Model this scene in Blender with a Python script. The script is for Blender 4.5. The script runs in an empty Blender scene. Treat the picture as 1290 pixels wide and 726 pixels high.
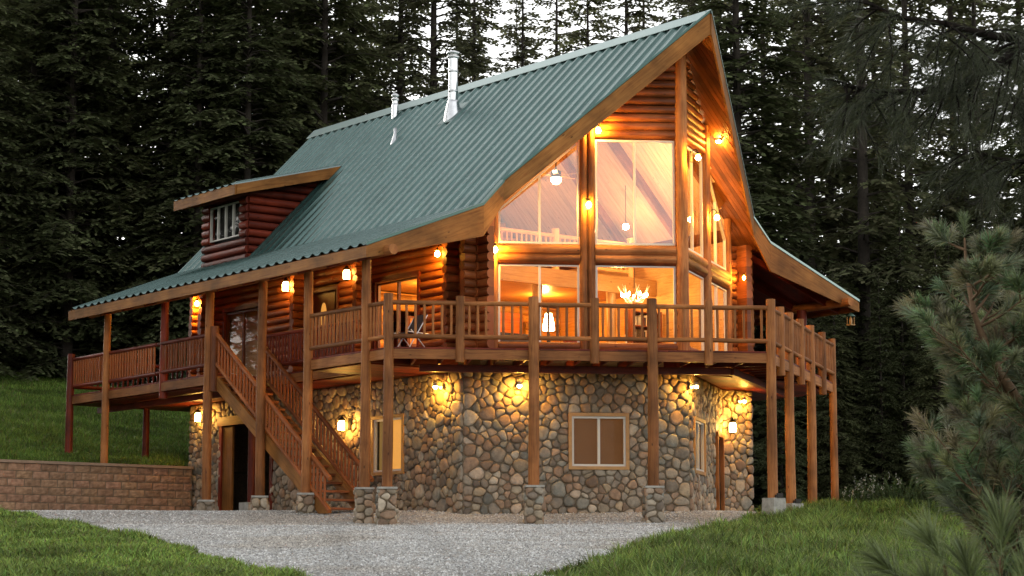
import bpy, math, random
import numpy as np
from mathutils import Vector
rnd = random.Random(7)
NR = np.random.RandomState(11)
SC = bpy.context.scene
COL = SC.collection
PI = math.pi
R = math.radians

# ------------------------------------------------------------------ camera
CAM = (-33.394, -39.061, -1.181)
YAW, PITCH, FOC = .659, .137, 2709.875
cam = bpy.data.cameras.new('camera')
co = bpy.data.objects.new('camera', cam)
COL.objects.link(co)
co.location = CAM
co.rotation_euler = (PI/2+PITCH, 0, -YAW)
cam.sensor_width = 36
cam.lens = FOC/1290*36
cam.clip_start = .1
cam.clip_end = 2000
cam.dof.use_dof = True
cam.dof.focus_distance = 50
cam.dof.aperture_fstop = 10
SC.camera = co
SY, CY = math.sin(YAW), math.cos(YAW)

def fr(x, y):                       # world plan -> (forward, right) as seen from the viewpoint
    return (x-CAM[0])*SY+(y-CAM[1])*CY, (x-CAM[0])*CY-(y-CAM[1])*SY
def wp(d, r):                       # forward/right -> world plan
    return CAM[0]+d*SY+r*CY, CAM[1]+d*CY-r*SY

def sstep(a, b, x):
    if a > b: return 1-sstep(b, a, x)
    t = np.clip((x-a)/(b-a), 0, 1)
    return t*t*(3-2*t)

def wob(x, y, s=1.0):
    return (np.sin(x*1.3*s+.7*np.sin(y*.9*s))*np.sin(y*1.1*s+1.3+.6*np.sin(x*.7*s))
            + .5*np.sin(x*2.9*s+1.7)*np.sin(y*3.1*s+.4))

def bound_left(d):                  # lawn edge, left of the drive
    return np.interp(d, [0, 20, 27, 35, 42, 45, 47, 60], [-.5, -.8, -2.9, -5.7, -8.9, -10.4, -14, -30]) + .22*np.sin(d*1.9)+.12*np.sin(d*4.3)
def bound_right(d):                 # lawn edge, right of the drive
    return np.interp(d, [0, 24, 27.5, 33, 38.6, 44, 48.3, 49.5, 60], [-.4, 0, .62, 1.75, 2.95, 4.3, 5.4, 5.8, 9]) + .2*np.sin(d*1.7+1)+.1*np.sin(d*5.1)
def ground(x, y):
    d, r = fr(x, y)
    z = np.interp(d, [-60, 0, 44, 46.7, 49.3, 58, 90, 300], [-6, -2.8, -.05, .12, .47, .78, .95, 2.5])
    left = sstep(0, 1.0, bound_left(d)-r)*np.clip((d-25)/16, 0, 1)*.34*sstep(52, 46.5, d)
    right = sstep(0, 1.6, r-bound_right(d))*.07*sstep(10, 30, d)-.05*np.clip(r-5, 0, 12)*sstep(60, 46, d)
    bump = .035*wob(x, y, .8)*sstep(20, 26, d)
    return z+left+right+bump*(sstep(0, .8, bound_left(d)-r)+sstep(0, .8, r-bound_right(d))+.35)
def hill(x, y):
    return ground(x, y)+(1.83-.78+.2*np.clip(y-12.3, 0, 30)+.08*np.clip(y-42, 0, 80)+.05*wob(x, y, .35))*(1-sstep(3, 14, x))-.03*sstep(3, 14, x)
def terrain(x, y):
    return float(hill(x, y)) if y > 12.4 and x < 14 else float(ground(x, y))

# ------------------------------------------------------------------ materials
def NM(name):
    m = bpy.data.materials.new(name)
    m.use_nodes = True
    nt = m.node_tree
    b = nt.nodes['Principled BSDF']
    return m, nt, b
def ramp(nt, stops):
    n = nt.nodes.new('ShaderNodeValToRGB')
    e = n.color_ramp.elements
    while len(e) < len(stops): e.new(.5)
    for i, (p, c) in enumerate(stops):
        e[i].position = p
        e[i].color = (*c, 1)
    return n
def node(nt, t, **kw):
    n = nt.nodes.new(t)
    for k, v in kw.items():
        if k in n.inputs: n.inputs[k].default_value = v
        else: setattr(n, k, v)
    return n
def mixc(nt, a, b, f, mode='MIX'):
    n = nt.nodes.new('ShaderNodeMix'); n.data_type = 'RGBA'; n.blend_type = mode
    for s, v in ((6, a), (7, b), (0, f)):
        if hasattr(v, 'is_linked') or hasattr(v, 'links'): nt.links.new(v, n.inputs[s])
        elif isinstance(v, (int, float)): n.inputs[s].default_value = v
        else: n.inputs[s].default_value = (*v, 1)
    return n.outputs[2]

def wood(name, light, mid, dark, rough=.45, grain=1.0, stain=.5, bump=.3, spec=.4):
    """UV based: u runs along the timber in metres, v across it"""
    m, nt, b = NM(name)
    uv = node(nt, 'ShaderNodeUVMap', uv_map='UVMap')
    mp = node(nt, 'ShaderNodeMapping'); mp.inputs['Scale'].default_value = (1.1*grain, 16*grain, 1)
    nt.links.new(uv.outputs[0], mp.inputs[0])
    n1 = node(nt, 'ShaderNodeTexNoise', Scale=1.6, Detail=6.0, Roughness=.62, Distortion=.7)
    nt.links.new(mp.outputs[0], n1.inputs['Vector'])
    r1 = ramp(nt, [(.28, dark), (.5, mid), (.75, light)])
    nt.links.new(n1.outputs[0], r1.inputs[0])
    mp2 = node(nt, 'ShaderNodeMapping'); mp2.inputs['Scale'].default_value = (2.2, 5.5, 1)
    nt.links.new(uv.outputs[0], mp2.inputs[0])
    v = node(nt, 'ShaderNodeTexVoronoi', Scale=1.0, Randomness=1.0)
    nt.links.new(mp2.outputs[0], v.inputs['Vector'])
    kr = ramp(nt, [(.03, (1, 1, 1)), (.11, (0, 0, 0))])
    nt.links.new(v.outputs['Distance'], kr.inputs[0])
    c = mixc(nt, r1.outputs[0], tuple(x*.35 for x in dark), kr.outputs[0])
    g = node(nt, 'ShaderNodeTexCoord')
    n2 = node(nt, 'ShaderNodeTexNoise', Scale=1.3, Detail=4.0)
    nt.links.new(g.outputs['Object'], n2.inputs['Vector'])
    r2 = ramp(nt, [(.35, (1-stain,)*3), (.65, (1.0,)*3)])
    nt.links.new(n2.outputs[0], r2.inputs[0])
    c = mixc(nt, c, r2.outputs[0], 1.0, 'MULTIPLY')
    # each log takes its own tone (attribute is a per-timber random value)
    at = node(nt, 'ShaderNodeAttribute', attribute_name='tone')
    r3 = ramp(nt, [(0, (.52, .50, .50)), (.5, (.88, .86, .86)), (1, (1.22, 1.20, 1.18))])
    nt.links.new(at.outputs['Fac'], r3.inputs[0])
    c = mixc(nt, c, r3.outputs[0], 1.0, 'MULTIPLY')
    nt.links.new(c, b.inputs['Base Color'])
    b.inputs['Roughness'].default_value = rough
    b.inputs['Specular IOR Level'].default_value = spec
    bp = node(nt, 'ShaderNodeBump', Strength=bump, Distance=.012)
    nt.links.new(n1.outputs[0], bp.inputs['Height'])
    nt.links.new(bp.outputs[0], b.inputs['Normal'])
    return m

M = {}
M['log'] = wood('stained_log', (.46, .160, .046), (.37, .110, .029), (.20, .048, .013), rough=.48, spec=.25)
M['red'] = wood('red_stained_timber', (.30, .050, .020), (.23, .034, .014), (.11, .014, .007), rough=.5, spec=.22)
M['post'] = wood('peeled_log', (.53, .235, .078), (.43, .165, .050), (.24, .078, .022), rough=.62, spec=.22)
M['fascia'] = wood('fascia_board', (.44, .20, .055), (.35, .145, .035), (.22, .078, .017), rough=.6, grain=.8, spec=.2)
M['soffit'] = wood('soffit_board', (.42, .15, .045), (.34, .11, .03), (.2, .06, .016), rough=.45)
M['pine'] = wood('interior_pine', (.74, .43, .14), (.66, .35, .10), (.48, .21, .05), rough=.4, stain=.2)
M['palepine'] = wood('pale_ceiling_pine', (.76, .54, .33), (.70, .47, .27), (.48, .29, .14), rough=.5, stain=.12, grain=.5)

def simple(name, col, rough=.5, metal=0.0, spec=.5, noise=0.0, nscale=8.0, bump=0.0, emit=None, es=0.0):
    m, nt, b = NM(name)
    b.inputs['Base Color'].default_value = (*col, 1)
    b.inputs['Roughness'].default_value = rough
    b.inputs['Metallic'].default_value = metal
    b.inputs['Specular IOR Level'].default_value = spec
    if noise or bump:
        t = node(nt, 'ShaderNodeTexCoord')
        n = node(nt, 'ShaderNodeTexNoise', Scale=nscale, Detail=6.0, Roughness=.6)
        nt.links.new(t.outputs['Object'], n.inputs['Vector'])
        r = ramp(nt, [(.3, tuple(c*(1-noise) for c in col)), (.7, tuple(min(1, c*(1+noise)) for c in col))])
        nt.links.new(n.outputs[0], r.inputs[0]); nt.links.new(r.outputs[0], b.inputs['Base Color'])
        if bump:
            bp = node(nt, 'ShaderNodeBump', Strength=bump, Distance=.02)
            nt.links.new(n.outputs[0], bp.inputs['Height']); nt.links.new(bp.outputs[0], b.inputs['Normal'])
    if emit:
        b.inputs['Emission Color'].default_value = (*emit, 1)
        b.inputs['Emission Strength'].default_value = es
    return m
M['mortar'] = simple('mortar', (.17, .132, .088), .9, noise=.35, nscale=14, bump=.4)
M['vinyl'] = simple('white_vinyl_frame', (.62, .59, .53), .45)
M['tanframe'] = simple('tan_wood_trim', (.42, .22, .07), .5, noise=.2, nscale=5)
M['dark'] = simple('unlit_interior_black', (.012, .011, .010), .7)  # near-black colour stands in for the shade inside unlit rooms
M['iron'] = simple('black_iron', (.02, .017, .014), .45, metal=.6)
M['steel'] = simple('galvanised_steel', (.72, .73, .74), .22, metal=1.0, noise=.12, nscale=6)
M['concrete'] = simple('concrete', (.36, .34, .30), .85, noise=.25, nscale=9, bump=.3)
M['white'] = simple('white_enamel', (.75, .73, .68), .4)
M['fabric'] = simple('dark_upholstery', (.06, .045, .04), .9, noise=.3, nscale=6)
M['chairmetal'] = simple('white_aluminium', (.72, .72, .72), .35, metal=.7)
M['darkdoor'] = simple('dark_stained_door', (.12, .035, .012), .4, noise=.3, nscale=4)
M['antler'] = simple('pale_antler', (.7, .58, .4), .5)
M['shade_amber'] = simple('glowing_amber_blind', (.36, .2, .07), .8, noise=.15, nscale=3, emit=(1, .44, .08), es=.25)  # emission stands in for room light coming through the blind
M['shade_olive'] = simple('glowing_olive_blind', (.12, .08, .03), .8, noise=.2, nscale=3, emit=(1, .55, .14), es=.07)  # weaker glow painted in for the dimmer pane
M['shade_brown'] = simple('glowing_brown_blind', (.05, .022, .006), .8, noise=.2, nscale=3, emit=(1, .38, .1), es=.034)  # faint emission in place of light from the room behind
M['bark'] = simple('fir_bark', (.042, .033, .026), .95, noise=.4, nscale=7, bump=.8)
M['twig'] = simple('pine_twig_bark', (.16, .095, .05), .9, noise=.3, nscale=30)
M['nearbark'] = simple('dark_bough_bark', (.014, .011, .009), 1.0, spec=.1, noise=.4, nscale=20, bump=.6)

def lampmat(name, col, s):
    m = bpy.data.materials.new(name); m.use_nodes = True
    nt = m.node_tree; nt.nodes.clear()
    e = node(nt, 'ShaderNodeEmission', Strength=s); e.inputs[0].default_value = (*col, 1)
    o = node(nt, 'ShaderNodeOutputMaterial'); nt.links.new(e.outputs[0], o.inputs[0])
    return m
M['bulb'] = lampmat('lit_lamp_glass', (1, .50, .055), 400)
M['bulb_small'] = lampmat('lit_small_bulb', (1, .50, .07), 460)
M['jar'] = lampmat('lit_frosted_jar', (1, .52, .10), 58)
M['indoor'] = lampmat('lit_indoor_lamp', (1, .66, .32), 90)
M['shade_white'] = lampmat('lit_lamp_shade', (1, .70, .38), 16)

def glass(name, refl, tint=(1, 1, 1)):
    m = bpy.data.materials.new(name); m.use_nodes = True
    nt = m.node_tree; nt.nodes.clear()
    t = node(nt, 'ShaderNodeBsdfTransparent'); t.inputs[0].default_value = (*tint, 1)
    g = node(nt, 'ShaderNodeBsdfGlossy'); g.inputs['Roughness'].default_value = .005
    fz = node(nt, 'ShaderNodeFresnel', IOR=1.5)
    ad = node(nt, 'ShaderNodeMath', operation='ADD'); ad.inputs[1].default_value = refl
    nt.links.new(fz.outputs[0], ad.inputs[0])
    mx = node(nt, 'ShaderNodeMixShader')
    gm = node(nt, 'ShaderNodeNewGeometry'); iv = node(nt, 'ShaderNodeMath', operation='SUBTRACT'); iv.inputs[0].default_value = 1
    ml_ = node(nt, 'ShaderNodeMath', operation='MULTIPLY')       # the inner face of the sheet only lets light through
    nt.links.new(gm.outputs['Backfacing'], iv.inputs[1]); nt.links.new(iv.outputs[0], ml_.inputs[0]); nt.links.new(ad.outputs[0], ml_.inputs[1])
    nt.links.new(ml_.outputs[0], mx.inputs[0]); nt.links.new(t.outputs[0], mx.inputs[1]); nt.links.new(g.outputs[0], mx.inputs[2])
    o = node(nt, 'ShaderNodeOutputMaterial'); nt.links.new(mx.outputs[0], o.inputs[0])
    return m
M['glass'] = glass('coated_window_glass', .11, (.97, .95, .92))
M['glass_low'] = glass('window_glass', -.036)

def stonemat():
    m, nt, b = NM('river_stone')
    a = node(nt, 'ShaderNodeAttribute', attribute_name='Col')
    t = node(nt, 'ShaderNodeTexCoord')
    n = node(nt, 'ShaderNodeTexNoise', Scale=9.0, Detail=8.0, Roughness=.65)
    nt.links.new(t.outputs['Object'], n.inputs['Vector'])
    r = ramp(nt, [(.3, (.62, .6, .58)), (.7, (1.2, 1.18, 1.14))])
    nt.links.new(n.outputs[0], r.inputs[0])
    nt.links.new(mixc(nt, a.outputs['Color'], r.outputs[0], 1.0, 'MULTIPLY'), b.inputs['Base Color'])
    b.inputs['Roughness'].default_value = .62
    b.inputs['Specular IOR Level'].default_value = .35
    bp = node(nt, 'ShaderNodeBump', Strength=.5, Distance=.02)
    nt.links.new(n.outputs[0], bp.inputs['Height']); nt.links.new(bp.outputs[0], b.inputs['Normal'])
    return m
M['stone'] = stonemat()

def colmat(name, rough=.6, transl=0.0, spec=.3, sc=1.0, nz=.3, nscale=2.0):
    m, nt, b = NM(name)
    a = node(nt, 'ShaderNodeAttribute', attribute_name='Col')
    t = node(nt, 'ShaderNodeTexCoord')
    n = node(nt, 'ShaderNodeTexNoise', Scale=nscale, Detail=3.0)
    nt.links.new(t.outputs['Object'], n.inputs['Vector'])
    r = ramp(nt, [(.35, ((1-nz)*sc,)*3), (.65, ((1+nz)*sc,)*3)])
    nt.links.new(n.outputs[0], r.inputs[0])
    c = mixc(nt, a.outputs['Color'], r.outputs[0], 1.0, 'MULTIPLY')
    nt.links.new(c, b.inputs['Base Color'])
    b.inputs['Roughness'].default_value = rough
    b.inputs['Specular IOR Level'].default_value = spec
    if transl:
        tr = node(nt, 'ShaderNodeBsdfTranslucent'); nt.links.new(c, tr.inputs[0])
        mx = node(nt, 'ShaderNodeMixShader'); mx.inputs[0].default_value = transl
        o = nt.nodes['Material Output']
        nt.links.new(b.outputs[0], mx.inputs[1]); nt.links.new(tr.outputs[0], mx.inputs[2]); nt.links.new(mx.outputs[0], o.inputs[0])
    return m
M['fir'] = colmat('fir_foliage', .7, .38, .15, nz=.35, nscale=.6)
M['stemgreen'] = simple('green_stem', (.07, .10, .03), .7)
M['needle'] = colmat('long_pine_needles', .5, .25, .3, nz=.15)
M['grass'] = colmat('grass_blades', .55, .3, .25, nz=.35, nscale=.7)
M['pebble'] = colmat('gravel_stones', .85, 0, .2, nz=.08)
M['block'] = colmat('split_face_block', .9, 0, .2, nz=.25, nscale=9.0)

def roofmetal():
    m, nt, b = NM('green_painted_steel')
    t = node(nt, 'ShaderNodeTexCoord')
    n = node(nt, 'ShaderNodeTexNoise', Scale=1.1, Detail=9.0, Roughness=.68)
    nt.links.new(t.outputs['Object'], n.inputs['Vector'])
    r = ramp(nt, [(.25, (.050, .115, .104)), (.5, (.073, .152, .139)), (.75, (.100, .192, .177))])
    nt.links.new(n.outputs[0], r.inputs[0]); nt.links.new(r.outputs[0], b.inputs['Base Color'])
    mp = node(nt, 'ShaderNodeMapping'); mp.inputs['Scale'].default_value = (1.2, 6, 1.2)
    nt.links.new(t.outputs['Object'], mp.inputs[0])
    n2 = node(nt, 'ShaderNodeTexNoise', Scale=2.0, Detail=5.0)
    nt.links.new(mp.outputs[0], n2.inputs['Vector'])
    mr = node(nt, 'ShaderNodeMapRange'); mr.inputs['To Min'].default_value = .16; mr.inputs['To Max'].default_value = .36
    nt.links.new(n2.outputs[0], mr.inputs[0]); nt.links.new(mr.outputs[0], b.inputs['Roughness'])
    b.inputs['Metallic'].default_value = .55
    b.inputs['Specular IOR Level'].default_value = .8
    return m
M['roof'] = roofmetal()
M['flash'] = simple('pale_green_flashing', (.30, .40, .38), .3, metal=.45)
M['trim'] = simple('green_trim', (.06, .13, .11), .35, metal=.35)

def gravelmat():
    m, nt, b = NM('crushed_gravel')
    t = node(nt, 'ShaderNodeTexCoord')
    v = node(nt, 'ShaderNodeTexVoronoi', Scale=38.0)
    nt.links.new(t.outputs['Object'], v.inputs['Vector'])
    hs = ramp(nt, [(0, (.20, .20, .195)), (.45, (.38, .375, .36)), (.8, (.52, .51, .49)), (1, (.66, .65, .63))])
    sx = node(nt, 'ShaderNodeSeparateColor'); nt.links.new(v.outputs['Color'], sx.inputs[0]); nt.links.new(sx.outputs[0], hs.inputs[0])
    n = node(nt, 'ShaderNodeTexNoise', Scale=.5, Detail=5.0)
    nt.links.new(t.outputs['Object'], n.inputs['Vector'])
    r = ramp(nt, [(.35, (.80, .76, .70)), (.65, (1.08, 1.08, 1.08))]); nt.links.new(n.outputs[0], r.inputs[0])
    nt.links.new(mixc(nt, hs.outputs[0], r.outputs[0], 1.0, 'MULTIPLY'), b.inputs['Base Color'])
    b.inputs['Roughness'].default_value = .9
    bp = node(nt, 'ShaderNodeBump', Strength=.9, Distance=.03); bp.invert = True
    nt.links.new(v.outputs['Distance'], bp.inputs['Height']); nt.links.new(bp.outputs[0], b.inputs['Normal'])
    return m
M['gravel'] = gravelmat()
M['soil'] = simple('grassy_soil', (.045, .062, .018), .95, noise=.4, nscale=3, bump=.5)

# ------------------------------------------------------------------ object helpers
def tag(o, label=None, cat=None, group=None, kind=None):
    if label: o['label'] = label
    if cat: o['category'] = cat
    if group: o['group'] = group
    if kind: o['kind'] = kind
    return o
def link(name, me, mats, parent=None):
    for m in (mats if isinstance(mats, (list, tuple)) else [mats]): me.materials.append(m)
    o = bpy.data.objects.new(name, me)
    COL.objects.link(o)
    if parent:
        o.parent = parent
        l = Vector((0, 0, 0)); p = parent
        while p: l = l+p.location; p = p.parent
        if not p: o.location = -l
    return o
def empty(name, loc=(0, 0, 0)):
    o = bpy.data.objects.new(name, None); o.empty_display_size = .2
    COL.objects.link(o); o.location = loc
    return o
def copy_tree(o, parent=None):
    c = o.copy(); COL.objects.link(c)
    if parent: c.parent = parent
    for ch in o.children: copy_tree(ch, c)
    return c

class MB:
    def __init__(s): s.v = []; s.f = []; s.uv = []; s.t = []; s.sm = []; s.mi = []
    def face(s, pts, uvs=None, tone=.5, smooth=False, mi=0):
        b = len(s.v); s.v += [tuple(p) for p in pts]
        s.f.append(tuple(range(b, b+len(pts)))); s.uv.append(uvs or [(0, 0)]*len(pts)); s.t.append(tone); s.sm.append(smooth); s.mi.append(mi)
    def box(s, o, a, b, c, tone=None, mi=0):
        """corner o, edge vectors a,b,c; UV u follows the longest edge"""
        tone = rnd.random() if tone is None else tone
        o, a, b, c = map(Vector, (o, a, b, c))
        if a.cross(b).dot(c) < 0: a, b = b, a
        off = rnd.random()*50; voff = rnd.random()*50
        Ls = [a.length, b.length, c.length]
        ax = [a, b, c]; order = sorted(range(3), key=lambda i: -Ls[i]); lo = order[0]
        def q(p, e, g, ie, ig):
            pts = [p, p+e, p+e+g, p+g]
            if lo == ie: uv = [(off, voff), (off+Ls[ie], voff), (off+Ls[ie], voff+Ls[ig]), (off, voff+Ls[ig])]
            elif lo == ig: uv = [(off, voff), (off, voff+Ls[ie]), (off+Ls[ig], voff+Ls[ie]), (off+Ls[ig], voff)]
            else: uv = [(off, voff), (off, voff+Ls[ie]), (off+Ls[ig], voff+Ls[ie]), (off+Ls[ig], voff)]
            s.face(pts, uv, tone, False, mi)
        q(o, b, a, 1, 0); q(o+c, a, b, 0, 1); q(o, a, c, 0, 2); q(o+b, c, a, 2, 0); q(o, c, b, 2, 1); q(o+a, b, c, 1, 2)
    def bar(s, p0, p1, w, h, up=(0, 0, 1), tone=None):
        """rectangular bar centred on the line p0-p1"""
        p0, p1 = Vector(p0), Vector(p1); d = p1-p0; up = Vector(up)
        sd = d.cross(up).normalized(); u2 = sd.cross(d).normalized()
        s.box(p0-sd*w/2-u2*h/2, d, sd*w, u2*h, tone)
    def cyl(s, p0, p1, r0, r1=None, n=10, seg=1, wobble=0.0, caps=True, tone=None, bend=0.0):
        r1 = r0 if r1 is None else r1
        tone = rnd.random() if tone is None else tone
        p0, p1 = Vector(p0), Vector(p1); d = p1-p0; L = d.length
        if L < 1e-6: return
        dn = d/L; a = dn.orthogonal().normalized(); b = dn.cross(a)
        off = rnd.random()*60; rings = []
        bd = (a*rnd.uniform(-1, 1)+b*rnd.uniform(-1, 1))*bend
        ph = rnd.random()*6
        for i in range(seg+1):
            t = i/seg; c = p0+d*t+bd*math.sin(t*PI)
            r = (r0+(r1-r0)*t)*(1+wobble*math.sin(ph+i*2.4)*(1 if 0 < i < seg else .3))
            rings.append([c+(a*math.cos(2*PI*k/n)+b*math.sin(2*PI*k/n))*r for k in range(n)])
        base = len(s.v)
        for rg in rings: s.v += [tuple(p) for p in rg]
        for i in range(seg):
            for k in range(n):
                k2 = (k+1) % n
                s.f.append((base+i*n+k, base+i*n+k2, base+(i+1)*n+k2, base+(i+1)*n+k))
                u0 = off+L*i/seg; u1 = off+L*(i+1)/seg; v0 = 2*PI*r0*k/n+off; v1 = 2*PI*r0*(k+1)/n+off
                s.uv.append([(u0, v0), (u0, v1), (u1, v1), (u1, v0)]); s.t.append(tone); s.sm.append(True); s.mi.append(0)
        if caps:
            for rg, fl in ((rings[0], True), (rings[-1], False)):
                pts = rg[::-1] if fl else rg
                s.face(pts, [(off+r0*math.cos(2*PI*k/n), off+r0*math.sin(2*PI*k/n)) for k in range(n)], min(1, tone+.25))
    def lathe(s, c, prof, n=14, tone=.5, axis=(0, 0, 1)):
        ax = Vector(axis).normalized(); a = ax.orthogonal().normalized(); b = ax.cross(a); c = Vector(c)
        base = len(s.v)
        for r, z in prof:
            for k in range(n):
                s.v.append(tuple(c+ax*z+(a*math.cos(2*PI*k/n)+b*math.sin(2*PI*k/n))*max(r, 1e-4)))
        for i in range(len(prof)-1):
            for k in range(n):
                k2 = (k+1) % n
                s.f.append((base+i*n+k, base+i*n+k2, base+(i+1)*n+k2, base+(i+1)*n+k)); s.uv.append([(0, 0)]*4); s.t.append(tone); s.sm.append(True); s.mi.append(0)
    def prism(s, poly, ext, tone=.5, mi=0, along=None):
        """poly: list of 3-D points (planar), extruded by ext; UV u along 'along'"""
        ext = Vector(ext); P = [Vector(p) for p in poly]
        nrm = Vector((0, 0, 0))
        for i in range(len(P)): nrm += P[i].cross(P[(i+1) % len(P)])
        if nrm.dot(ext) < 0: P = P[::-1]; nrm = -nrm
        al = Vector(along).normalized() if along else (P[1]-P[0]).normalized()
        ac = nrm.normalized().cross(al)
        off = rnd.random()*40
        f2 = lambda p: (p.dot(al)+off, p.dot(ac)+off)
        s.face(P[::-1], [f2(p) for p in P[::-1]], tone, False, mi)
        s.face([p+ext for p in P], [f2(p) for p in P], tone, False, mi)
        for i in range(len(P)):
            a, b = P[i], P[(i+1) % len(P)]
            q = [a, b, b+ext, a+ext]
            e = (b-a).length; h = ext.length
            if e >= h: uv = [(off, 0), (off+e, 0), (off+e, h), (off, h)]
            else: uv = [(off, 0), (off, e), (off+h, e), (off+h, 0)]
            s.face(q, uv, tone, False, mi)
    def build(s, name, mats, parent=None):
        me = bpy.data.meshes.new(name); me.from_pydata(s.v, [], s.f)
        uvl = me.uv_layers.new(name='UVMap')
        uvl.data.foreach_set('uv', [c for f in s.uv for p in f for c in p])
        at = me.attributes.new('tone', 'FLOAT', 'FACE'); at.data.foreach_set('value', s.t)
        me.polygons.foreach_set('use_smooth', s.sm); me.polygons.foreach_set('material_index', s.mi)
        me.update()
        return link(name, me, mats, parent)

def np_mesh(name, V, F, cols, mats, parent=None, smooth=False, facecol=True):
    """V (n,3) F (m,k) cols (m,3) per face"""
    me = bpy.data.meshes.new(name)
    V = np.asarray(V, np.float32); F = np.asarray(F, np.int32); k = F.shape[1]
    me.vertices.add(len(V)); me.vertices.foreach_set('co', V.ravel())
    me.loops.add(F.size); me.loops.foreach_set('vertex_index', F.ravel())
    me.polygons.add(len(F)); me.polygons.foreach_set('loop_start', np.arange(0, F.size, k, dtype=np.int32))
    me.polygons.foreach_set('loop_total', np.full(len(F), k, np.int32))
    me.polygons.foreach_set('use_smooth', np.full(len(F), smooth))
    if cols is not None:
        at = me.attributes.new('Col', 'FLOAT_COLOR', 'FACE')
        c = np.concatenate([np.asarray(cols, np.float32), np.ones((len(F), 1), np.float32)], 1)
        at.data.foreach_set('color', c.ravel())
    me.update(calc_edges=True)
    return link(name, me, mats, parent)

# ------------------------------------------------------------------ terrain
def grid(name, x0, x1, y0, y1, nx, ny, fn, mats, matfn=None):
    xs = np.linspace(x0, x1, nx); ys = np.linspace(y0, y1, ny)
    X, Y = np.meshgrid(xs, ys); Z = fn(X, Y)
    V = np.stack([X, Y, Z], -1).reshape(-1, 3)
    i = np.arange(nx*ny).reshape(ny, nx)
    F = np.stack([i[:-1, :-1], i[:-1, 1:], i[1:, 1:], i[1:, :-1]], -1).reshape(-1, 4)
    o = np_mesh(name, V, F, None, mats, smooth=True)
    if matfn:
        c = V[F].mean(1); o.data.polygons.foreach_set('material_index', matfn(c[:, 0], c[:, 1]).astype(np.int32))
    return o
def is_grass(x, y):
    d, r = fr(x, y)
    return (r < bound_left(d)) | (r > bound_right(d)) | (d > 62)
g = grid('ground', -75, 110, -75, 12.25, 620, 300, ground, [M['gravel'], M['soil']], lambda x, y: is_grass(x, y))
tag(g, kind='structure')
g = grid('hillside_terrain', -110, 190, 12.25, 260, 200, 160, hill, [M['soil']])
tag(g, kind='structure')
g = grid('far_ground', -400, 400, -400, 500, 30, 30, lambda X, Y: X*0-7.0+.0*Y, [M['soil']])
tag(g, kind='structure')

# gravel pebbles standing proud of the drive
def pebbles():
    n = 200000
    d = 26+26*NR.rand(n)**1.0
    r = -12+20*NR.rand(n)
    x = CAM[0]+d*SY+r*CY; y = CAM[1]+d*CY-r*SY
    k = (r > bound_left(d)-.1) & (r < bound_right(d)+.1) & (np.abs(r) < d*.26)
    # keep clear of the house
    k &= ~((x > -4.4) & (y > .1)) & ~((y > -2.45*(1-np.abs(x)/4.4)) & (np.abs(x) < 4.4) & (y > -2.6))
    x, y, d = x[k], y[k], d[k]; n = len(x)
    s = .007+.013*NR.rand(n)**2+.003*(d/50)
    base = np.array([[1, 0, 0], [-1, 0, 0], [0, 1, 0], [0, -1, 0], [0, 0, 1]], float)
    V = base[None]*np.stack([s*(.7+.8*NR.rand(n)), s*(.7+.8*NR.rand(n)), s*(.5+.6*NR.rand(n))], 1)[:, None]
    V = V+NR.normal(0, .18, V.shape)*s[:, None, None]
    a = NR.rand(n)*6.28; c, t = np.cos(a)[:, None], np.sin(a)[:, None]
    V = np.stack([V[..., 0]*c-V[..., 1]*t, V[..., 0]*t+V[..., 1]*c, V[..., 2]], -1)
    V += np.stack([x, y, ground(x, y)+.002], 1)[:, None]
    T = np.array([[0, 2, 4], [2, 1, 4], [1, 3, 4], [3, 0, 4]])
    F = (np.arange(n)[:, None, None]*5+T[None]).reshape(-1, 3)
    pal = np.array([(.28, .278, .27), (.44, .435, .42), (.60, .597, .585), (.74, .735, .72), (.52, .50, .465)])
    cc = pal[NR.randint(0, 5, n)]*(.85+.3*NR.rand(n))[:, None]
    pt_ = sstep(.1, .9, wob(x, y, .45))[:, None]; trk = (np.exp(-((np.abs((CAM[0]*0+(x-CAM[0])*CY-(y-CAM[1])*SY)-(-1.2-.09*(d-27))) -.85)/.28)**2))[:, None]
    cc = cc*(1-.20*pt_*np.array([[.6, .85, 1.15]]))*(1-.16*trk)
    o = np_mesh('gravel', V.reshape(-1, 3), F, np.repeat(cc, 4, 0), [M['pebble']])
    tag(o, 'pale grey crushed gravel loose on the drive before the house', 'gravel', kind='stuff')
pebbles()

def blades(name, x, y, z, hgt, wid, lean, cols, mats, parent=None):
    n = len(x); a = NR.rand(n)*6.28; dx, dy = np.cos(a), np.sin(a)
    la = a+NR.normal(0, .9, n)+PI/2; lx, ly = np.cos(la)*lean*hgt, np.sin(la)*lean*hgt
    P = np.zeros((n, 5, 3))
    w = wid/2
    for i, (t, ww, zz) in enumerate(((0, 1, 0), (0, -1, 0), (.3, .8, .6), (.3, -.8, .6), (1, 0, 1))):
        P[:, i, 0] = x+dx*w*ww+lx*t; P[:, i, 1] = y+dy*w*ww+ly*t; P[:, i, 2] = z-.01+hgt*zz*(1-.35*lean**2*t)
    T = np.array([[0, 1, 2], [1, 3, 2], [2, 3, 4]])
    F = (np.arange(n)[:, None, None]*5+T[None]).reshape(-1, 3)
    return np_mesh(name, P.reshape(-1, 3), F, np.repeat(cols, 3, 0), mats, parent)
def gcols(n, base, var=.7):
    c = np.array(base)[None]*(1+var*(NR.rand(n)-.5)*2)[:, None]
    c[:, 0] *= 1+.5*NR.rand(n)
    dry = NR.rand(n) < .05
    c[dry] = np.array([.22, .19, .09])*(.7+.5*NR.rand(dry.sum()))[:, None]
    return c
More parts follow.
